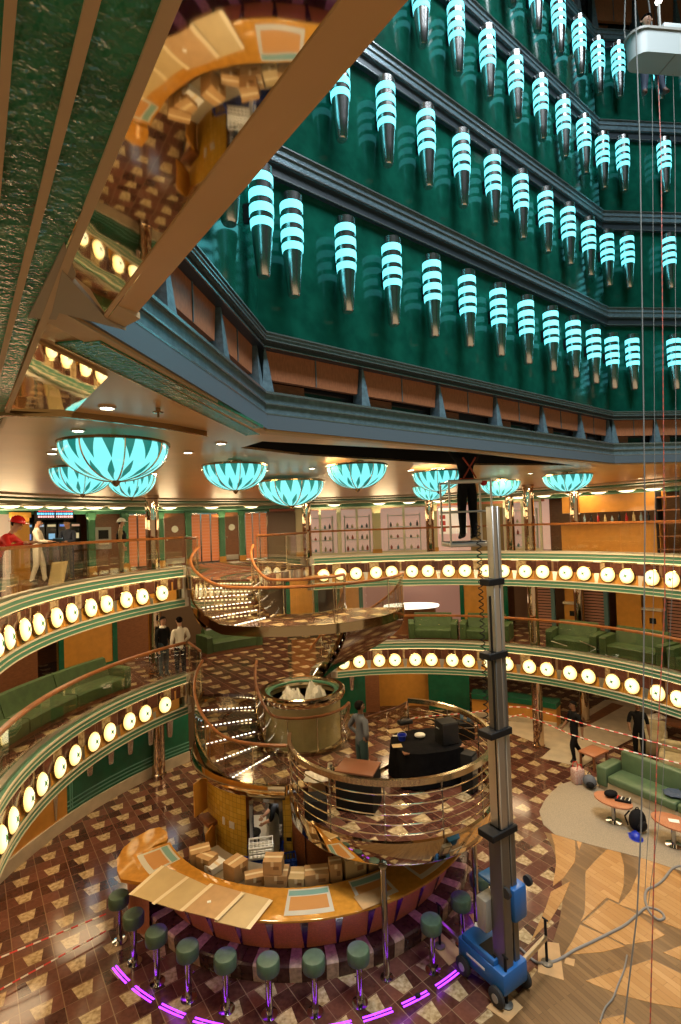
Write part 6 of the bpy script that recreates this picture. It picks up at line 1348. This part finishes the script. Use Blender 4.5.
# gondola worker, legs dangling
sit = dict(pelvis=(0, 0, .93), hl=(-.1, .02, .9), kl=(-.14, .4, .86), al=(-.2, .44, .45), hel=(-.2, .4, .41), tl=(-.24, .56, .36), hr=(.1, .02, .9), kr=(.14, .4, .86), ar=(.22, .42, .47), her=(.22, .38, .43), tr=(.24, .55, .38), el=(-.3, .12, 1.2), wl=(-.26, .3, 1.06), pl=(-.26, .36, 1.05), er=(.3, .12, 1.2), wr=(.26, .3, 1.06), pr=(.26, .36, 1.05))
sit = dict(pelvis=(0, 0, .93), hl=(-.1, .02, .88), kl=(-.17, .05, .47), al=(-.26, .0, .08), hel=(-.26, -.04, .04), tl=(-.32, .13, -.01), hr=(.1, .02, .88), kr=(.12, .1, .47), ar=(.13, .06, .07), her=(.13, .02, .03), tr=(.15, .2, .0), el=(-.3, .12, 1.14), wl=(-.3, .26, .98), pl=(-.3, .31, .94), er=(.3, .12, 1.14), wr=(.26, .3, 1.0), pr=(.26, .36, .99))
gw = WY(650, 98, 9.15); person('worker in dark clothes hanging in a sling behind the grey cradle, legs dangling', gw, R(170), sit, m_navy, m_navy, h=1.5, shoe=mat('boot_brown', (.12, .04, .02), .5))
t = thing('rope_sling', 'rope sling holding the worker behind the grey cradle', 'sling', gw+Vector((0, .14, .78)), 0)
MB().rbox((0, .06, .0), (.4, .1, .05), b=.02).build('seat_board', m_brown, t, False)
for s in (-1, 1): MB().tube([(s*.24, .06, .0), (s*.26, .1, .7), (0, .12, 4.0)], .012, 6).build('sling_rope', m_rope, t, False)
# =================================================================== CAMERA, LIGHT
cam = bpy.data.cameras.new('camera'); co = bpy.data.objects.new('camera', cam); COL.objects.link(co); SC.camera = co
cam.sensor_fit = 'VERTICAL'; cam.sensor_height = 36; cam.lens = F/1024*36; cam.clip_start = .05; cam.clip_end = 200
mw = Matrix((RT, UP, -FWD)).transposed().to_4x4(); mw.translation = EYE; co.matrix_world = mw
wd = bpy.data.worlds.new('world'); SC.world = wd; wd.use_nodes = True
wd.node_tree.nodes['Background'].inputs[0].default_value = (1, .72, .42, 1); wd.node_tree.nodes['Background'].inputs[1].default_value = .5
WARM = (1, .72, .4)
# warm area lights added under the ceilings to brighten decks and floor
for a in list(range(-8, 104, 14))+list(range(150, 220, 13)):
    for z, r, p in ((ZB-.36, 8.6, 26), (ZA-.36, 8.4, 20), (ZC-.2 if a > 30 else ZC-.03, 9.9, 34)):
        if z < ZC-.3 or a < 90 or a > 150: area('ceiling_fill', pol(C0, r, a, z), 1.1 if z > 7 or z < 3 else .6, p, WARM)
for a in (110, 122, 134): area('ceiling_fill', pol(C0, 9.5, a, ZC-.2), .35, 34, WARM); area('ceiling_fill', pol(C0, 9.5, a, ZB-.36), .35, 26, WARM); area('ceiling_fill', pol(C0, 7.8, a, ZA-.36), .35, 26, WARM)
for x, y in ((-.3, 8.6), (1.8, 10.2), (-2.6, 9.6), (3.9, 12.2), (-2.2, 12.6), (6.2, 13.2), (1.2, 13.2)): area('ceiling_fill', (x, y, ZC-.01), .8, 170, WARM)  # further fill lights added over the bar and the void
for a in list(range(40, 112, 12))+list(range(120, 215, 12)): area('ceiling_fill_up', pol(C0, 11.9, a, ZC-.75), 1.1, 24, (1, .72, .38), (R(155), 0, R(a+90)))  # unseen uplights added to brighten the tan ceiling, no fixtures behind them
# unseen cool area lights added at the head of the shaft
area('shaft_fill', (5.5, 4.5, ZTOP-.1), 4.5, 1000, (.85, .95, 1), spread=120)
area('shaft_fill', (2.5, 1.5, ZTOP-.1), 4.0, 500, (.9, .96, 1), spread=110)
SC.view_settings.view_transform = 'Standard'; SC.view_settings.look = 'None'; SC.view_settings.exposure = 0.22; SC.view_settings.gamma = 1.0; SC.view_settings.use_curve_mapping = False
try:
    SC.cycles.use_denoising = True; SC.cycles.denoiser = 'OPENIMAGEDENOISE'; SC.cycles.max_bounces = 8; SC.cycles.glossy_bounces = 5; SC.cycles.transparent_max_bounces = 16; SC.cycles.sample_clamp_indirect = 6; SC.cycles.caustics_reflective = False; SC.cycles.caustics_refractive = False
except Exception: pass
